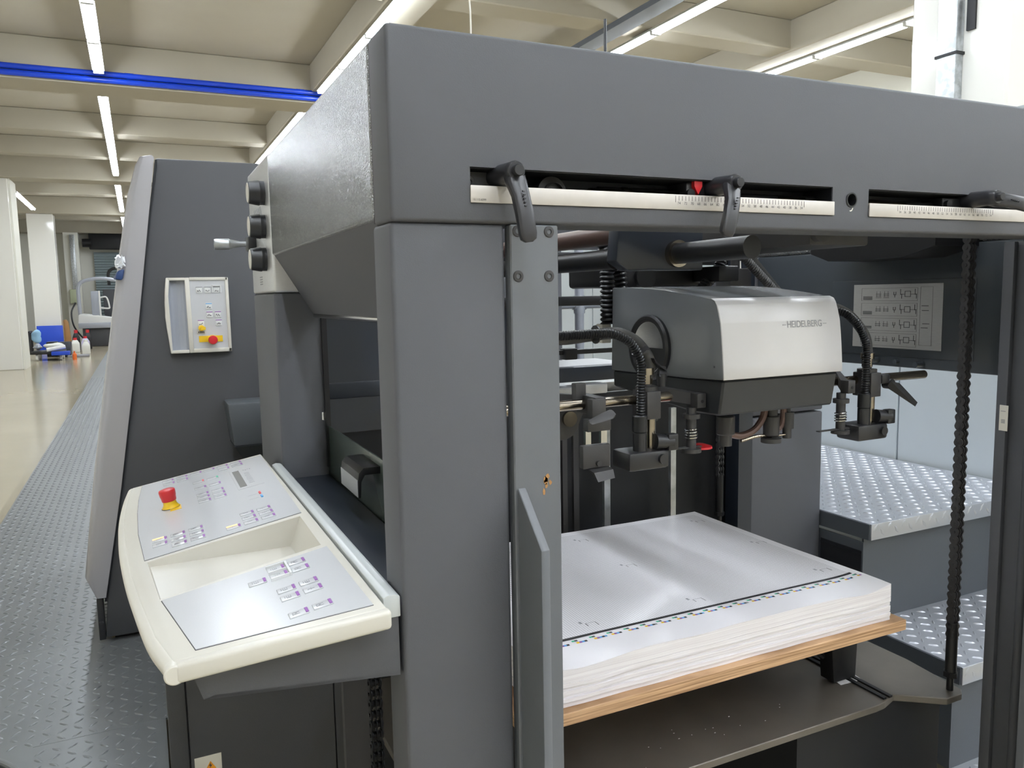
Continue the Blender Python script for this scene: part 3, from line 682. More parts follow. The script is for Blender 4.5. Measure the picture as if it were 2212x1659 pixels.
for q in B1:
    x, y = q[0], q[1]; col = q[2] if len(q) > 2 else 'purple'; sp = q[3] if len(q) > 3 else 0
    g = G()
    if sp != 1: 
        slab(g, [(x-.0185, y-.0075), (x+.003, y-.0075), (x+.003, y+.0075), (x-.0185, y+.0075)], .001, .0026, .0008)
    else: rbox(g, x-.02, x+.002, y-.001, y+.001, .001, .0014)
    g.m(1); k = random.randint(0, 3); cxx = x-.010
    if sp != 1:
        if k == 0:
            for j in range(4): rbox(g, cxx-.0045+j*.0022, cxx-.0036+j*.0022, y-.003, y+.003, .0028, .0030)
            rbox(g, cxx-.002, cxx+.0025, y-.0045, y-.0037, .0028, .003)
        elif k == 1:
            rbox(g, cxx-.004, cxx+.004, y-.0005, y+.0005, .0028, .003); rbox(g, cxx-.0005, cxx+.0005, y-.003, y+.003, .0028, .003); rbox(g, cxx-.004, cxx-.0034, y-.003, y, .0028, .003)
        elif k == 2:
            rbox(g, cxx-.005, cxx+.003, y-.003, y-.0022, .0028, .003); rbox(g, cxx-.005, cxx+.003, y+.0022, y+.003, .0028, .003); rbox(g, cxx-.005, cxx-.0042, y-.003, y+.003, .0028, .003); rbox(g, cxx-.002, cxx, y-.001, y+.001, .0028, .003)
        else:
            for j in range(3): rbox(g, cxx-.003+j*.0025, cxx-.0015+j*.0025, y-.002+j*.001, y-.0012+j*.001, .0028, .003)
            rbox(g, cxx-.004, cxx+.004, y+.0022, y+.0028, .0028, .003)
    b = put('button', g, ['keypad', 'icon'], cs)
    g = G(); rbox(g, x-.0012, x+.0020, y-.0066, y+.0066, .0026 if sp != 1 else .001, .0031); put('stripe', g, col, b)
    if sp == 2:
        g = G(); rbox(g, x-.018, x-.002, y+.0045, y+.0072, .0026, .0034); put('lamp_bar', g, 'amber', b)
for x0, x1, y0, y1 in ((-.1175, -.0945, .1885, .1915), (-.1175, -.0945, .1625, .1655), (-.1175, -.0945, .2115, .2145), (-.094, -.091, .1625, .2145)): pass
g = G()
for q in ((-.117, -.0948, .210, .2125), (-.117, -.0952, .1868, .1886), (-.117, -.0948, .1632, .1657), (-.0945, -.0918, .1632, .2125)): rbox(g, *q, .001, .0048)
put('button_surround', g, 'button', cs)
g = G(); rbox(g, -.1, -.055, .66, .83, .001, .0016)
dp = put('display_frame', g, 'keypad', cs)
g = G(); rbox(g, -.0955, -.0835, .674, .815, .0014, .0020); put('display', g, 'lcd', dp)
g = G()
for k in range(9): rbox(g, -.078+.0006*(k % 3), -.068, .69+k*.011, .6915+k*.011, .0015, .0018)
for k in range(4): rbox(g, -.076+k*.004, -.074+k*.004, .808-(k % 2)*.004, .811, .0015, .0018)
put('display_print', g, 'inkgrey', dp)
N = V((-.175, 0, 1)).normalized(); E0 = V((-.212, .673, ZS(-.212)+.001))
g = G(); rbox(g, -.214, -.196, .645, .676, .001, .0018); put('stop_backing', g, 'yellow', cs)
es = put('emergency_stop', G().lathe([(.0150, 0), (.0150, .001), (.0125, .004), (.0108, .008), (.0108, .014)], E0, N, 28), 'yellow', cs)
put('mushroom_head', G().lathe([(.0108, .0125), (.0120, .0135), (.0125, .020), (.0132, .022), (.0138, .030), (.0130, .0325), (.011, .0335), (0, .0338)], E0, N, 28), 'red', es)
put('seal_ring', G().lathe([(.0152, -.0004), (.0156, .0004), (.0152, .0012)], E0, N, 28), 'rubber', es)

# ------------------------------------------------------------------ suction head above the pile
sh = empty('suction_head', (.655, .27, -.19), 'light grey suction head hanging on black tubes over the paper pile', 'suction head')
prof = [(.417, .011), (.36, .0105), (.306, .0085), (.26, .005), (.218, .000), (.17, -.006), (.145, -.010), (.136, -.0135), (.1315, -.020), (.127, -.033), (.123, -.047), (.1203, -.066), (.118, -.088), (.1163, -.11), (.115, -.131), (.2, -.135), (.422, -.139)]
put('upper_cover', G().prism(prof, 'x', .534, .775, .0035, 2), 'headgrey', sh)
fp = prof[6:15]
put('front_cover', G().prism([(y-.0022, z+.0006) for y, z in fp]+[(y+.001, z) for y, z in fp[::-1]], 'x', .5338, .7752, .0012, 1), 'silver', sh, 'bright silver front cover', ang=50)
put('lower_cover', G().prism([(.119, -.132), (.422, -.139), (.42, -.168), (.19, -.188), (.128, -.186)], 'x', .538, .771, .003, 1), 'lowhead', sh)
a = math.atan2(.0037, .0275)
tm = M.Translation((.698, .1225-.0030, -.0525)) @ M.Rotation(PI/2-a, 4, 'X')
g = G().text('HEIDELBERG', .0145, tm @ M.Diagonal((.905, 1, 1, 1)), bold=.00022)
bar = lambda x0, x1, z0, z1: g.box(x0, x1, .1192, .1200, z0, z1)
bar(.6525, .6595, -.0531, -.0521); bar(.7370, .7440, -.0531, -.0521)
put('maker_lettering', g, 'icon', sh)
hw = put('hand_wheel', G().lathe([(.055, 0), (.0555, .006), (.0525, .010), (.046, .010), (.043, .004), (.043, 0)], (.5345, .297, -.091), (-1, 0, 0), 40), 'black', sh)
put('wheel_dish', G().lathe([(.0435, .0055), (.040, .005), (.036, .0030), (.016, .0015), (0, .0015)], (.5338, .297, -.091), (-1, 0, 0), 36, False), 'brushed', hw)
put('wheel_lower_half', G().prism([(.297+.043*math.cos(q), -.091+.043*math.sin(q)) for q in [PI*1.0+PI*i/14 for i in range(15)]], 'x', .5285, .5300), 'black', hw)  # black half disc across the lower half of the wheel
put('side_screw', G().cyl((.5335, .135, -.112), (.535, .135, -.112), .0018, n=10), 'ink', sh)
# rods across
put('cross_rod', G().cyl((.15, .2, -.162), (.535, .2, -.161), .0078, n=18), 'steel', sh)
put('cross_rod', G().cyl((.775, .2, -.160), (1.085, .2, -.161), .0078, n=18, ch=.002), 'steel', sh)
def sucker(s, x):          # forward sucker with its clamp; s = +1 mirrored
    X_ = lambda u: x+s*u
    def bx(g, u0, u1, *r, **k): return g.box(min(X_(u0), X_(u1)), max(X_(u0), X_(u1)), *r, **k)
    g = bx(G(), -.012, .013, .165, .205, -.188, -.146, bev=.0015); bx(g, .013, .026, .19, .215, -.196, -.150, bev=.001)
    c = put('rod_clamp', g, 'castiron', sh)
    put('washer', G().lathe([(.0165, 0), (.0165, .006), (.008, .007), (.008, .012)], (x, .185, -.146), (0, 0, 1), 20), 'castiron', c)
    put('hose_fitting', G().cyl((x, .185, -.136), (x, .185, -.118), .0095, n=6).cyl((x, .185, -.122), (x, .185, -.112), .0115), 'steel', c)
    put('sucker_stem', G().cyl((X_(.004), .18, -.255), (X_(.004), .18, -.180), .008, n=16), 'steel', sh)
    g = bx(G(), -.05, .022, .155, .205, -.262, -.234, bev=.005)
    g.cyl((X_(-.022), .17, -.24), (X_(-.022), .17, -.206), .0105, n=18, ch=.001).cyl((X_(.008), .15, -.247), (X_(.008), .157, -.247), .0075)
    b = put('sucker_body', g, 'black', sh)
    put('elbow_collar', G().cyl((X_(-.022), .17, -.207), (X_(-.022), .17, -.180), .0112, n=12, ch=.002), 'rubber', b)
    put('lock_knob', G().cyl((X_(.002), .165, -.222), (X_(.030), .160, -.224), .012, .010, n=18).box(X_(.027)-.009, X_(.027)+.009, .152, .166, -.236, -.211, .002), 'black', b)
    return c
sucker(1, .446); sucker(1, .915)
g = G().box(.327, .366, .158, .172, -.196, -.178, .001).box(.336, .358, .16, .175, -.182, -.150, .001).box(.344, .362, .165, .22, -.175, -.148, .001).box(.332, .350, .20, .214, -.17, -.13, .002)
ga = put('sheet_holder', g, 'castiron', sh)
put('holder_rails', G().box(.328, .337, .166, .172, -.222, -.185).box(.354, .364, .166, .172, -.222, -.185), 'chrome', ga)
put('holder_foot', G().box(.320, .366, .160, .172, -.250, -.216, .002).hull([(.332, .15, -.254), (.364, .15, -.252), (.330, .165, -.250), (.364, .165, -.249), (.334, .142, -.266), (.362, .142, -.263), (.336, .145, -.267), (.362, .145, -.264)]).cyl((.345, .156, -.243), (.345, .162, -.243), .004), 'castiron', ga)
put('holder_lever', G().loft([[(c[0]+r*math.cos(q), c[1]+.004*math.sin(q*1), c[2]+r*math.sin(q)) for q in [2*PI*i/12 for i in range(12)]] for c, r in (((.320, .142, -.1785), .0015), ((.322, .14, -.178), .003), ((.340, .138, -.1725), .0052), ((.354, .138, -.169), .006), ((.358, .138, -.168), .002))]), 'castiron', ga)
def lifter(x, s):
    g = G().box(x-.008, x+.0085, .155, .172, -.176, -.154, .001).hull([(x-.008, .172, -.172), (x+.008, .172, -.172), (x-.008, .172, -.154), (x+.008, .172, -.154), (x-.058*s-.01, .24, -.160), (x-.058*s+.01, .24, -.160), (x-.058*s, .24, -.142), (x-.05*s, .24, -.142)])
    a = put('lifter_arm', g, 'castiron', sh)
    put('arm_bore', G().cyl((x+.001, .1544, -.166), (x+.001, .156, -.166), .0026, n=12), 'pit', a)
    l = put('lifter_stem', G().cyl((x-.008, .17, -.240), (x-.008, .17, -.176), .0078, n=16).cyl((x-.008, .17, -.193), (x-.008, .17, -.186), .0135, n=20), 'castiron', sh)
    path = [(x-.008+.0092*math.cos(q), .17+.0092*math.sin(q), -.226+.0175*q/(2*PI*4)) for q in [2*PI*4*i/64 for i in range(65)]]
    put('spring', G().tube(path, .0011, 6, smooth=False), 'chrome', l)
    put('lifter_foot', G().cyl((x-.008, .17, -.246), (x-.008, .17, -.240), .0155, n=22).box(x-.06, x+.01, .166, .174, -.239, -.2375), 'castiron', l)
    return l
lifter(.527, 1); lf = lifter(.845, -1)
put('lifter_cup', G().lathe([(.006, .004), (.019, 0), (.0195, -.003), (.014, -.004)], (.552, .19, -.243), (0, 0, 1), 24), 'red', sh, 'red rubber sucker cup')
put('centre_sleeve', G().cyl((.612, .2, -.25), (.612, .2, -.232), .0105, n=18).cyl((.612, .2, -.232), (.612, .2, -.20), .0150, n=20, ch=.002), 'castiron', sh)
put('centre_sleeve', G().cyl((.710, .2, -.243), (.710, .2, -.208), .0135, n=20, ch=.002).cyl((.710, .2, -.208), (.710, .2, -.186), .010).cyl((.710, .2, -.254), (.710, .2, -.247), .017), 'castiron', sh)
put('centre_sleeve', G().cyl((.745, .2, -.250), (.745, .2, -.233), .0075).cyl((.745, .2, -.233), (.745, .2, -.205), .0115).cyl((.745, .2, -.205), (.745, .2, -.186), .006), 'castiron', sh)
put('sucker_pipe', G().tube([(.62, .2, -.232), (.645, .2, -.237), (.672, .2, -.230), (.69, .2, -.212), (.697, .2, -.19)], .0058, 10).tube([(.716, .2, -.236), (.73, .2, -.228), (.736, .2, -.21), (.737, .2, -.188)], .0055, 10), 'copper', sh)
put('sensor_wire', G().tube([(.645, .2, -.246), (.68, .2, -.241), (.71, .2, -.244)], .0028, 8).cyl((.72, .198, -.2435), (.742, .198, -.243), .002), 'steel', sh)
# hoses
put('vacuum_hose', G().tube([(.22, .19, -.056), (.30, .19, -.063), (.35, .19, -.060), (.395, .19, -.058), (.425, .19, -.068), (.445, .19, -.086), (.454, .188, -.104), (.449, .186, -.128)], .0088, 12), 'hose', sh)
put('air_hose', G().corr([(.21, .165, -.055), (.29, .165, -.057), (.353, .165, -.056), (.378, .165, -.058), (.402, .165, -.070), (.417, .165, -.088), (.4235, .165, -.106), (.423, .165, -.132), (.424, .168, -.182)], .0060, .0010, .0042), 'rubber', sh)
put('hose_clip', G().lathe([(.0135, 0), (.0135, .003)], (.430, .178, -.085), (.5, 0, -.9), 16).lathe([(.0135, 0), (.0135, .002)], (.352, .178, -.058), (1, 0, 0), 16), 'black', sh)
put('vacuum_hose', G().tube([(.79, .24, -.032), (.835, .21, -.028), (.875, .2, -.040), (.903, .195, -.064), (.917, .19, -.09), (.918, .186, -.13)], .0085, 12), 'hose', sh)
put('air_hose', G().corr([(.79, .22, -.040), (.835, .18, -.037), (.866, .17, -.055), (.886, .168, -.084), (.893, .168, -.11), (.893, .169, -.182)], .0060, .0010, .0042), 'rubber', sh)
put('supply_hose', G().corr([(0.502, 0.430, 0.160), (0.513, 0.430, 0.124), (0.529, 0.430, 0.071), (0.532, 0.430, 0.013), (0.532, 0.430, -0.055)], .0118, .0022, .0085).corr([(0.527, 0.445, 0.163), (0.542, 0.445, 0.122), (0.562, 0.445, 0.072), (0.570, 0.445, 0.017), (0.570, 0.445, -0.013)], .0118, .0022, .0085), 'rubber', sh)
put('hose_socket', G().box(.525, .545, .437, .46, -.09, -.055, .002), 'cream', sh)
def rod_lever(x, y, z, tx, ty, tz):
    g = G().cyl((x, y, z-.02), (x, y, z), .008, n=14).hull([V((x, y, z))+V(q) for q in ((-.008, -.006, -.004), (.008, -.006, -.004), (.008, .006, -.004), (-.008, .006, -.004), (.008, 0, .01), (-.004, 0, .012))])
    g.hull([(x-.004, y-.006, z+.009), (x+.005, y-.006, z+.004), (x-.004, y+.006, z+.009), (x+.005, y+.006, z+.004), (tx-.002, ty-.004, tz+.004), (tx+.002, ty-.004, tz-.004), (tx-.002, ty+.004, tz+.004), (tx+.002, ty+.004, tz-.004)])
    put('clamp_handle', g, 'black', sh)
rod_lever(.474, .185, -.122, .452, .175, -.101)
g = G().cyl((.955, .165, -.168), (.955, .18, -.168), .009, n=16).hull([(.945, .158, -.162), (.965, .158, -.166), (.95, .168, -.176), (1.006, .152, -.203), (1.0, .152, -.210), (.945, .166, -.17), (1.006, .158, -.203)]).box(.93, .95, .165, .19, -.166, -.15, .002)
put('clamp_handle', g, 'black', sh)

# ------------------------------------------------------------------ paper pile, board, lift plate, chains
pr_ = empty('paper_stack', (.647, .45, -.607), 'stack of white paper with a printed grid sheet on top, on the wooden board', 'paper')
XL, XR, YA, YB = .25, .975, .168, .735
def sag(x, y):
    f = max(0, 1-(y-YA)/.09)
    u = (x-.29)/(XR-.29)
    s = -.009*math.exp(-((u-.06)/.10)**2)-.006*math.exp(-((u-.9)/.07)**2)-.003*math.exp(-((u-.35)/.1)**2)
    s2 = .004*max(0, (u-.93)/.07)*max(0, 1-abs(y-.2)/.25)
    return s*f*f+s2
def ream(g, z0, z1, dy, dx, w0, w1):
    t = bmesh.new(); NX, NY = 40, 8
    def ring(z, w):
        top = [[(XL-dx+(XR-XL)*i/NX, YA+dy+.0006*math.sin(i*.9+z*900)+(YB-YA)*(j/NY)**1.6, z+w*sag(XL+(XR-XL)*i/NX, YA+(YB-YA)*(j/NY)**1.6)) for i in range(NX+1)] for j in range(NY+1)]
        return [[t.verts.new(p) for p in r] for r in top]
    a, b = ring(z0, w0), ring(z1, w1)
    for q, flip in ((a, 1), (b, 0)):
        for j in range(NY):
            for i in range(NX):
                f = (q[j][i], q[j][i+1], q[j+1][i+1], q[j+1][i]); t.faces.new(f[::-1] if flip else f)
    for i in range(NX):
        t.faces.new((a[0][i], a[0][i+1], b[0][i+1], b[0][i])); t.faces.new((a[NY][i+1], a[NY][i], b[NY][i], b[NY][i+1]))
    for j in range(NY):
        t.faces.new((a[j+1][0], a[j][0], b[j][0], b[j+1][0])); t.faces.new((a[j][NX], a[j+1][NX], b[j+1][NX], b[j][NX]))
    bmesh.ops.recalc_face_normals(t, faces=t.faces); return g._add(t)
zs = [-.607, -.5985, -.592, -.5865, -.5795, -.573, -.564, -.5418]
off = [(.001, .0), (-.0012, .001), (.0014, -.001), (-.0004, .0012), (.0016, 0), (-.0006, .001), (.0, .0)]
for k in range(7):
    put('ream', ream(G(), zs[k], zs[k+1]-.0004, off[k][0], off[k][1], (k/7)**2, ((k+1)/7)**2), 'paper', pr_)
g = ream(G(), -.5418, -.5412, -.0004, 0, 1, 1)
ZT = lambda x, y: -.5409+sag(x, y)
def flat(x0, x1, y0, y1, mi):
    g.m(mi); nseg = max(1, int((x1-x0)/.02))
    for i in range(nseg):
        a, b = x0+(x1-x0)*i/nseg, x0+(x1-x0)*(i+1)/nseg
        g.poly([(a, y0, ZT(a, y0)), (b, y0, ZT(b, y0)), (b, y1, ZT(b, y1)), (a, y1, ZT(a, y1))])
flat(XL, .958, .2405, .2475, 1)
k = 0; x = .275
while x < .955:
    for c, x0, x1, y0, y1 in ((2, 0, .0052, .2320, .2366), (6, .0052, .0104, .2320, .2366), (3, .0052, .0104, .2250, .2298), (4, .0104, .0150, .2250, .2298), (5, .0150, .0198, .2250, .2298), (1, .0198, .0245, .2250, .2298)):
        if x+x1 < XR-.004: flat(x+x0, x+x1, y0, y1, c)
    if k % 3 == 0 and x < .93: flat(x+.0245, x+.029, .2250, .2298, 5 if k % 2 else 8)
    x += .0322; k += 1
for x, y in ((.613, .67), (.615, .485), (.62, .28), (.943, .475), (.93, .285), (.93, .665), (.43, .67), (.42, .485), (.4, .28)):
    flat(x-.008, x-.0065, y-.008, y+.002, 7); flat(x+.010, x+.0115, y-.012, y+.002, 7); flat(x-.008, x+.0115, y+.0015, y+.0025, 8); flat(x-.016, x-.011, y+.004, y+.012, 8)
put('top_sheet', g, ['sheet', 'inkblack', 'green', 'yellow', 'purple', 'blueink', 'navy', 'ink', 'inkgrey'], pr_, 'printed sheet with a fine grid and a colour bar', origin=(.64, YA, -.5412))

bd = empty('pile_board', (.647, .45, -.79), 'plywood pile board on black steel runners under the paper stack', 'board')
put('plywood_deck', G().box(.215, 1.003, .155, .76, -.6275, -.6075, .0012, 1), 'wood', bd)
for x in (.25, .965):
    g = G().prism([(x-.008+.0, -.6275), (x+.075-.0, -.6275), (x+.068, -.7858), (x+.008, -.7858)], 'y', .29, .325, .002)
    g.box(x+.02, x+.06, .325, .70, -.66, -.6275)
    put('runner', g, 'blacksteel', bd)
    put('runner_rail', G().cyl((x-.05, .31, -.70), (x-.004, .31, -.735), .006, n=8), 'blacksteel', bd)
lp = empty('lift_plate', (.65, .5, -.80), 'oily dark steel lift plate with corner lugs below the pile board', 'lift plate')
put('plate', G().prism([(.30, .198), (.985, .196), (1.007, .198), (1.047, .211), (1.124, .153), (1.167, .153), (1.182, .165), (1.2, .30), (1.2, .74), (.11, .74), (.11, .30), (.14, .16), (.2, .153), (.27, .211)], 'z', -.804, -.79, .0015, 1), 'plate', lp)
put('groove_rail', G().box(1.012, 1.020, .205, .70, -.79, -.7862).box(1.028, 1.036, .205, .70, -.79, -.7862), 'blacksteel', lp)
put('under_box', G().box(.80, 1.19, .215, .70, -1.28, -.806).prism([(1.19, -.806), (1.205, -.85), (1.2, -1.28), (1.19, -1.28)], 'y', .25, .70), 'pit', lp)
g = G()
for k in range(16): 
    x, y = .62+random.gauss(0, .12), .27+random.gauss(0, .03)
    g.box(x, x+random.uniform(.0008, .003), max(y, .205), max(y, .205)+.0012, -.79, -.7894)
put('paper_flakes', g, 'scrap', lp)
put('paper_scrap', G().prism([(.985, .284), (1.04, .280), (1.044, .30), (.99, .312)], 'z', -.7898, -.789), 'scrap', label='folded white paper scrap under a black runner on the lift plate', cat='paper')
put('deck_base', G().box(.2, 1.2, .25, 1.0, FLOOR, -1.30), 'blacksteel', lp) if False else None

def chain(x, y, z0, z1, lab, s=1., sleeve=True, ax='x'):
    t = empty('lifting_chain', (x, y, z0), lab, 'chain', 'lifting chains of the pile')
    g = G(); p = .0159; k = 0; z = z1
    zend = z0+.13 if sleeve else z0
    def plate(zc, o, th):
        pts = []
        for i in range(9): a = PI*i/8; pts.append((.0072*math.cos(a)*s, zc+p/2+.0072*math.sin(a)*s))
        pts.insert(9, (-.0045*s, zc)) if False else None
        for i in range(9): a = PI+PI*i/8; pts.append((.0072*math.cos(a)*s, zc-p/2+.0072*math.sin(a)*s))
        pts = pts[:9]+[(-.0046*s, zc)]+pts[9:]+[(.0046*s, zc)]
        if ax == 'x': g.prism([(y+u, v) for u, v in pts], 'x', x+o, x+o+th)
        else: g.prism([(x+u, v) for u, v in pts], 'y', y+o, y+o+th)
    while z > zend:
        o = .0075 if k % 2 else .0055
        for q in ((-o-.0014), o): plate(z-p/2, q, .0014)
        if k % 2: plate(z-p/2, -.0007, .0014)
        d = V((1, 0, 0)) if ax == 'x' else V((0, 1, 0))
        g.cyl(V((x, y, z))-d*.0105, V((x, y, z))+d*.0105, .0026*s, n=8)
        g.cyl(V((x, y, z))-d*.005, V((x, y, z))+d*.005, .0048*s, n=10)
        z -= p; k += 1
    put('links', g, 'castiron' if sleeve else 'blacksteel', t, ang=30)
    if sleeve:
        put('sleeve', G().cyl((x, y, z0+.035), (x, y, z0+.14), .0105, n=16, ch=.001), 'blacksteel', t)
        put('nut', G().cyl((x, y, z0+.028), (x, y, z0+.038), .0135, n=6).cyl((x, y, z0), (x, y, z0+.03), .0065, n=12), 'blacksteel', t)
chain(1.16, .174, -.79, .12, 'black lifting chain hanging to the lug of the lift plate, in front of the treads', 1.2)
chain(1.124, .82, -.62, -.26, 'greasy lifting chain hanging against the black back of the feeder', sleeve=True)
chain(.032, .268, -1.35, -.44, 'lifting chain in the dark gap between cabinet and front column', sleeve=False)

# ------------------------------------------------------------------ steps on the far side
sp = empty('tread_steps', (1.85, 1.2, FLOOR), 'steel steps with bright diamond treads behind the grey drive post', 'steps')
def step(y0, y1, z, zr, drop):
    g = G(); tread(g, 1.476, 2.22, y0, y1, z, .0315, .0265, .0080, .0030, .005)
    g.box(1.476, 2.22, y0-.003, y0+.003, z-drop, z-.0002, .001)
    vs = G()
    for i in range(26):
        xx = 1.49+i*.0272
        sg = 1 if i % 2 else -1; zc = z-.012-.014*(i % 2)
        g.hull([(xx-.008*sg, y0-.003, zc+.011), (xx-.003*sg, y0-.0062, zc+.003), (xx+.003*sg, y0-.0062, zc-.003), (xx+.0045, y0-.003, zc+.003*sg), (xx-.0045, y0-.003, zc-.003*sg), (xx+.008*sg, y0-.003, zc-.011)])
    put('tread', g, 'tread_bright', sp, ang=75)
    put('riser', G().box(1.478, 2.22, y0+.022, y0+.028, zr, z-.01), 'paint_mid', sp)
    put('side_plate', G().prism([(y0+.002, z-.002), (y1, z-.002), (y1, z-.055), (y0+.002, z-drop)], 'x', 1.4725, 1.4765).box(1.474, 1.479, y0+.02, y1, zr, z-.055), 'paint_mid', sp)
step(.635, 1.9, -.62, -.90, .044)
step(.365, .66, -.90, -1.17, .044)
step(.095, .39, -1.17, FLOOR, .044)
put('under_plate', G().box(1.4735, 1.4785, .66, .80, -.90, -.70).box(1.4715, 1.4735, .66, .80, -.712, -.708), 'black', sp)

# pale cabinets and handrail beyond
wc = empty('tall_cabinet', (2.45, 2.2, FLOOR), 'pale blue-grey cabinet row standing behind the diamond-tread steps', 'cabinet')
put('carcass', G().box(2.246, 2.7, .2, 5.2, FLOOR, .55), 'cabwhite', wc)
for y0, y1 in ((.2, 1.165), (1.172, 2.15), (2.157, 3.3), (3.307, 4.2), (4.207, 5.2)):
    put('door_panel', G().box(2.236, 2.2462, y0, y1, -1.3, .54, .002, 1), 'cabwhite', wc)
hr = empty('handrail', (1.6, 2.9, -.9), 'grey tubular handrail seen through the gap behind the feeder', 'handrail')
put('post', G().cyl((1.56, 2.3, FLOOR), (1.56, 2.3, .3), .021, n=16), 'rail', hr)
put('rail', G().cyl((1.25, 2.3, -.045), (2.2, 2.3, -.045), .019, n=16), 'rail', hr)
put('rail', G().cyl((1.25, 2.3, .3), (2.2, 2.3, .3), .019, n=16), 'rail', hr)
put('joint', G().cyl((1.53, 2.3, -.045), (1.59, 2.3, -.045), .025, n=16).cyl((1.56, 2.3, -.085), (1.56, 2.3, -.005), .026, n=16), 'rail', hr)
put('guard_panel', G().box(1.205, 1.30, 1.99, 2.02, -1.05, .4, .003), 'paint', tw)

# ------------------------------------------------------------------ far end: second press console and cleaning corner
pc = empty('press_console', (-1.3, 29.2, FLOOR), 'white press console with an arched handle in front of the far shutter', 'press console')
put('base', G().box(-1.92, .6, 28.6, 30, FLOOR, -.74, .03), 'paint_dark', pc)
put('desk', G().prism([(-2.03, -.74), (.6, -.74), (.6, -.50), (-1.0, -.47), (-1.92, -.32), (-2.0, -.36)], 'y', 28.5, 29.9, .03), 'lampwhite', pc)
put('desk_rail', G().box(-2.02, .6, 28.44, 28.52, -.80, -.62, .02), 'rail', pc)
put('arch_handle', G().tube([(-1.95, 28.6, -.4), (-1.96, 28.6, .2), (-1.94, 28.6, .58), (-1.78, 28.6, .74), (-1.35, 28.6, .82), (-.9, 28.6, .77), (-.5, 28.6, .6)], .06, 10), 'rail', pc)
put('screen_arm', G().box(-1.38, -1.33, 28.55, 28.62, -.4, .42).tube([(-1.33, 28.55, .2), (-1.15, 28.5, .2), (-1.08, 28.5, -.1), (-1.12, 28.5, -.16), (-1.33, 28.5, -.14)], .025, 8), 'lampwhite', pc)
put('screen', G().box(-1.62, -1.40, 28.9, 29.0, -.38, .42, .02), 'rail', pc)
put('delivery_body', G().box(-1.3, .6, 30.2, 32.5, FLOOR, .5, .03), 'paint_dark', pc)
put('black_hose', G().tube([(-1.05, 28.9, .6), (-1.05, 28.9, 1.0), (-.9, 28.9, 1.15), (-.6, 28.9, 1.2)], .05, 8), 'rubber', pc)
put('wall_box', G().box(-2.52, -2.28, 33.4, 33.6, .03, .55, .02), 'greenbox', label='pale green switch box on the wall beside the far shutter', cat='switch box')
put('vertical_duct', G().box(-2.40, -2.24, 33.45, 33.6, .55, 2.6, .01), 'galv', label='shiny vertical duct above the pale green switch box', cat='duct')
put('black_cable', G().tube([(-2.35, 33.3, .05), (-2.5, 33.2, -.3), (-2.45, 33.0, -.8), (-2.2, 32.6, -1.2), (-2.05, 32.4, -1.3)], .03, 8), 'rubber', label='black cable drooping from the pale green switch box', cat='cable')
put('fluffy_lamp', G().lathe([(.0, 0), (.12, .05), (.14, .2), (.08, .34), (0, .36)], (-1.75, 29.4, -.1), (0, 0, 1), 14), 'brown', label='tan cover on top of the white press console', cat='cover') if False else None

bb = put('blue_board', G().box(-3.0, -2.32, 26.5, 26.55, FLOOR, -.63, .01), 'boardblue', label='bright blue board leaning on the second tiled pillar', cat='board')
put('wooden_board', G().prism([(-2.36, -.5), (-2.28, -.47), (-2.22, -.55), (-2.15, FLOOR), (-2.36, FLOOR)], 'y', 27.35, 27.39, .01), 'brown', label='brown wooden board leaning beside the second tiled pillar', cat='board')
hc = empty('hand_cart', (-2.5, 22.4, FLOOR), 'black flat hand cart by the nearest tiled pillar', 'cart')
put('deck', G().box(-2.72, -2.0, 22.0, 22.9, -1.24, -1.17, .01), 'black', hc)
put('handle', G().box(-2.78, -2.72, 22.1, 22.14, -1.24, -.66).box(-2.78, -2.72, 22.7, 22.74, -1.24, -.66).box(-2.78, -2.72, 22.1, 22.74, -.70, -.66), 'black', hc)
for x, y in ((-2.62, 22.1), (-2.1, 22.1), (-2.62, 22.8), (-2.1, 22.8)):
    put('wheel', G().cyl((x, y, FLOOR+.08), (x+.05, y, FLOOR+.08), .08, n=16), 'lampwhite', hc)
def blob(name, c, r, mt, lab, cat, seed, sq=(1, 1, .7)):
    rr = random.Random(seed); g = G(); t = bmesh.new(); bmesh.ops.create_icosphere(t, subdivisions=3, radius=1)
    ph = [rr.uniform(0, 6) for _ in range(6)]
    for v in t.verts:
        k = 1+.16*math.sin(v.co.x*4+ph[0])+.14*math.sin(v.co.y*5+ph[1])+.12*math.sin(v.co.z*5+ph[2])
        v.co = V((c[0]+v.co.x*r*k*sq[0], c[1]+v.co.y*r*k*sq[1], c[2]+v.co.z*r*k*sq[2]))
    g._add(t); return put(name, g, mt, label=lab, cat=cat, ang=80)
blob('rag_heap', (-2.60, 22.3, -.80), .13, 'cloth', 'light blue cloth hung over the cart handle', 'cloth', 1, (1, .7, 1.2))
blob('rag_heap', (-2.22, 22.2, -1.05), .15, 'dustcloth', 'off-white rags heaped on the black cart', 'cloth', 2, (1.3, 1, .6))
blob('rag_heap', (-2.60, 22.45, -1.07), .10, 'rail', 'grey bundle under the light blue cloth on the cart', 'cloth', 4)
put('paper_roll', G().cyl((-2.35, 21.8, -1.12), (-1.95, 21.9, -1.06), .05, n=12), 'lampwhite', label='white paper roll lying across the black cart front', cat='roll')
put('blue_tray', G().box(-2.25, -1.85, 21.7, 22.0, -1.26, -1.17, .01), 'boardblue', label='flat blue tray on the floor before the cart', cat='tray')
put('black_box', G().box(-2.22, -1.92, 23.2, 23.7, FLOOR, -1.0, .02), 'navy', label='dark plastic box standing between the cart and the jugs', cat='box')
put('black_box', G().box(-2.52, -2.26, 23.6, 24.0, FLOOR, -1.0, .02), 'blacksteel', label='dark box before the blue board', cat='box')
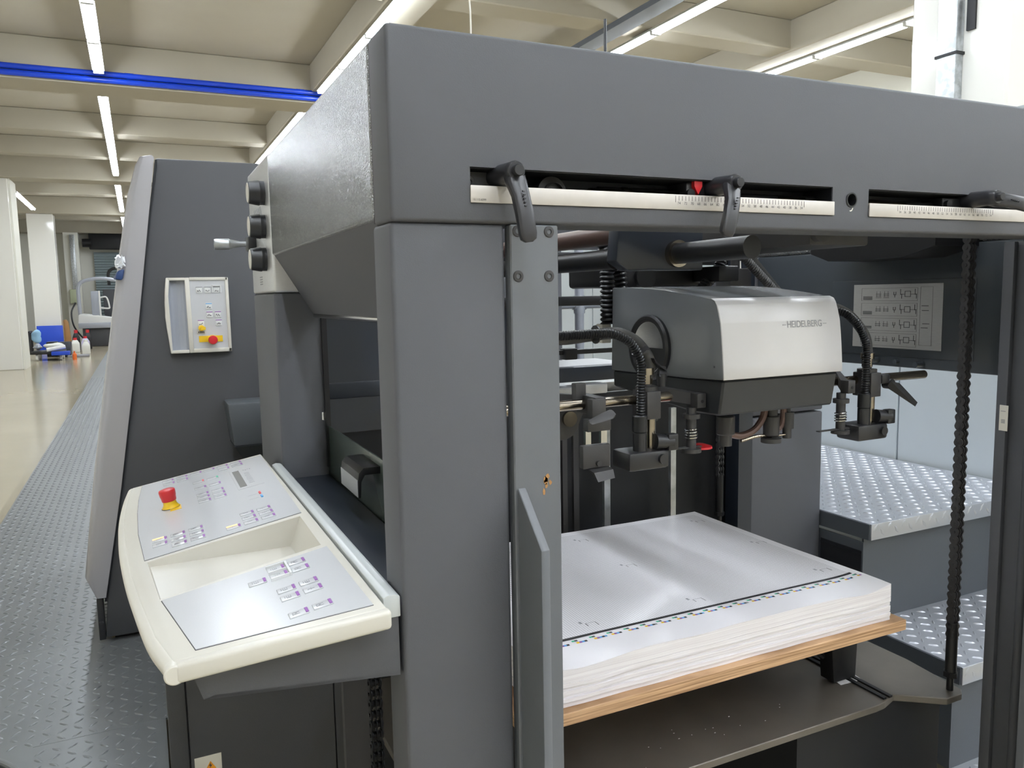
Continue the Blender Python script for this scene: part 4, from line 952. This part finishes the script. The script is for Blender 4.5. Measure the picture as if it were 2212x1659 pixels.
def jug(x, y, w, h, mt, lab, cap='red'):
    t = empty('jug', (x, y, FLOOR), lab, 'jug', 'plastic jugs by the second tiled pillar')
    put('body', G().hull([(x+a*w, y+b*w*.8, FLOOR+c*h) for a in (-.5, .5) for b in (-.5, .5) for c in (0, .62)]+[(x+a*w, y+b*w, FLOOR+.86*h) for a in (-.25, .25) for b in (-.25, .25)], .02), mt, t)
    put('cap', G().cyl((x, y, FLOOR+.85*h), (x, y, FLOOR+h), .05, n=12), cap, t)
jug(-1.62, 24.3, .20, .40, 'jug', 'white plastic jug standing apart on the open floor', 'jug')
jug(-1.95, 25.4, .22, .42, 'jug', 'white jug with red cap beside the dark plastic box')
jug(-1.72, 26.0, .22, .44, 'lilac', 'lilac jug behind the white jugs')
jug(-1.98, 26.4, .2, .62, 'blacksteel', 'dark bottle with red cap behind the white jugs')
jug(-1.70, 27.0, .2, .6, 'blacksteel', 'dark bottle behind the lilac jug')
t = empty('spray_bottle', (-1.76, 21.9, FLOOR), 'small orange bottle in front of the dark plastic box', 'bottle')
put('body', G().lathe([(.05, 0), (.05, .14), (.02, .18), (.02, .22)], (-1.76, 21.9, FLOOR), (0, 0, 1), 14), 'orange', t)
put('cap', G().cyl((-1.76, 21.9, FLOOR+.22), (-1.76, 21.9, FLOOR+.25), .025, n=10), 'label', t)
put('floor_tray', G().box(-2.0, -1.5, 23.0, 23.4, FLOOR, FLOOR+.05, .01), 'inkgrey', label='grey drip tray on the floor beside the orange bottle', cat='tray')

# ------------------------------------------------------------------ camera, world, view
W_, H_, F_ = 2212, 1659, 1701.2
yaw, pit, rol = .440053, .111573, -.0190034
fwd = V((math.sin(yaw)*math.cos(pit), math.cos(yaw)*math.cos(pit), -math.sin(pit)))
rt = V((math.cos(yaw), -math.sin(yaw), 0)); up = rt.cross(fwd)
r2 = rt*math.cos(rol)+up*math.sin(rol); u2 = -rt*math.sin(rol)+up*math.cos(rol)
cd = bpy.data.cameras.new('camera'); cam = bpy.data.objects.new('camera', cd); COL.objects.link(cam)
cam.matrix_world = M(((r2.x, u2.x, -fwd.x, -.2424), (r2.y, u2.y, -fwd.y, -.8), (r2.z, u2.z, -fwd.z, 0), (0, 0, 0, 1)))
cd.sensor_fit = 'HORIZONTAL'; cd.sensor_width = 36; cd.lens = F_/W_*36; cd.clip_start = .02; cd.clip_end = 200
SC.camera = cam
w = bpy.data.worlds.new('world'); SC.world = w; w.use_nodes = True
w.node_tree.nodes['Background'].inputs['Color'].default_value = (.02, .02, .02, 1)
SC.view_settings.view_transform = 'Standard'; SC.view_settings.look = 'None'; SC.view_settings.gamma = 1; SC.view_settings.use_curve_mapping = False
SC.view_settings.exposure = 0.6
SC.cycles.use_denoising = True
SC.cycles.use_adaptive_sampling = True; SC.cycles.adaptive_threshold = .02
SC.cycles.max_bounces = 8; SC.cycles.diffuse_bounces = 4; SC.cycles.glossy_bounces = 4; SC.cycles.transmission_bounces = 2
SC.cycles.sample_clamp_indirect = 6
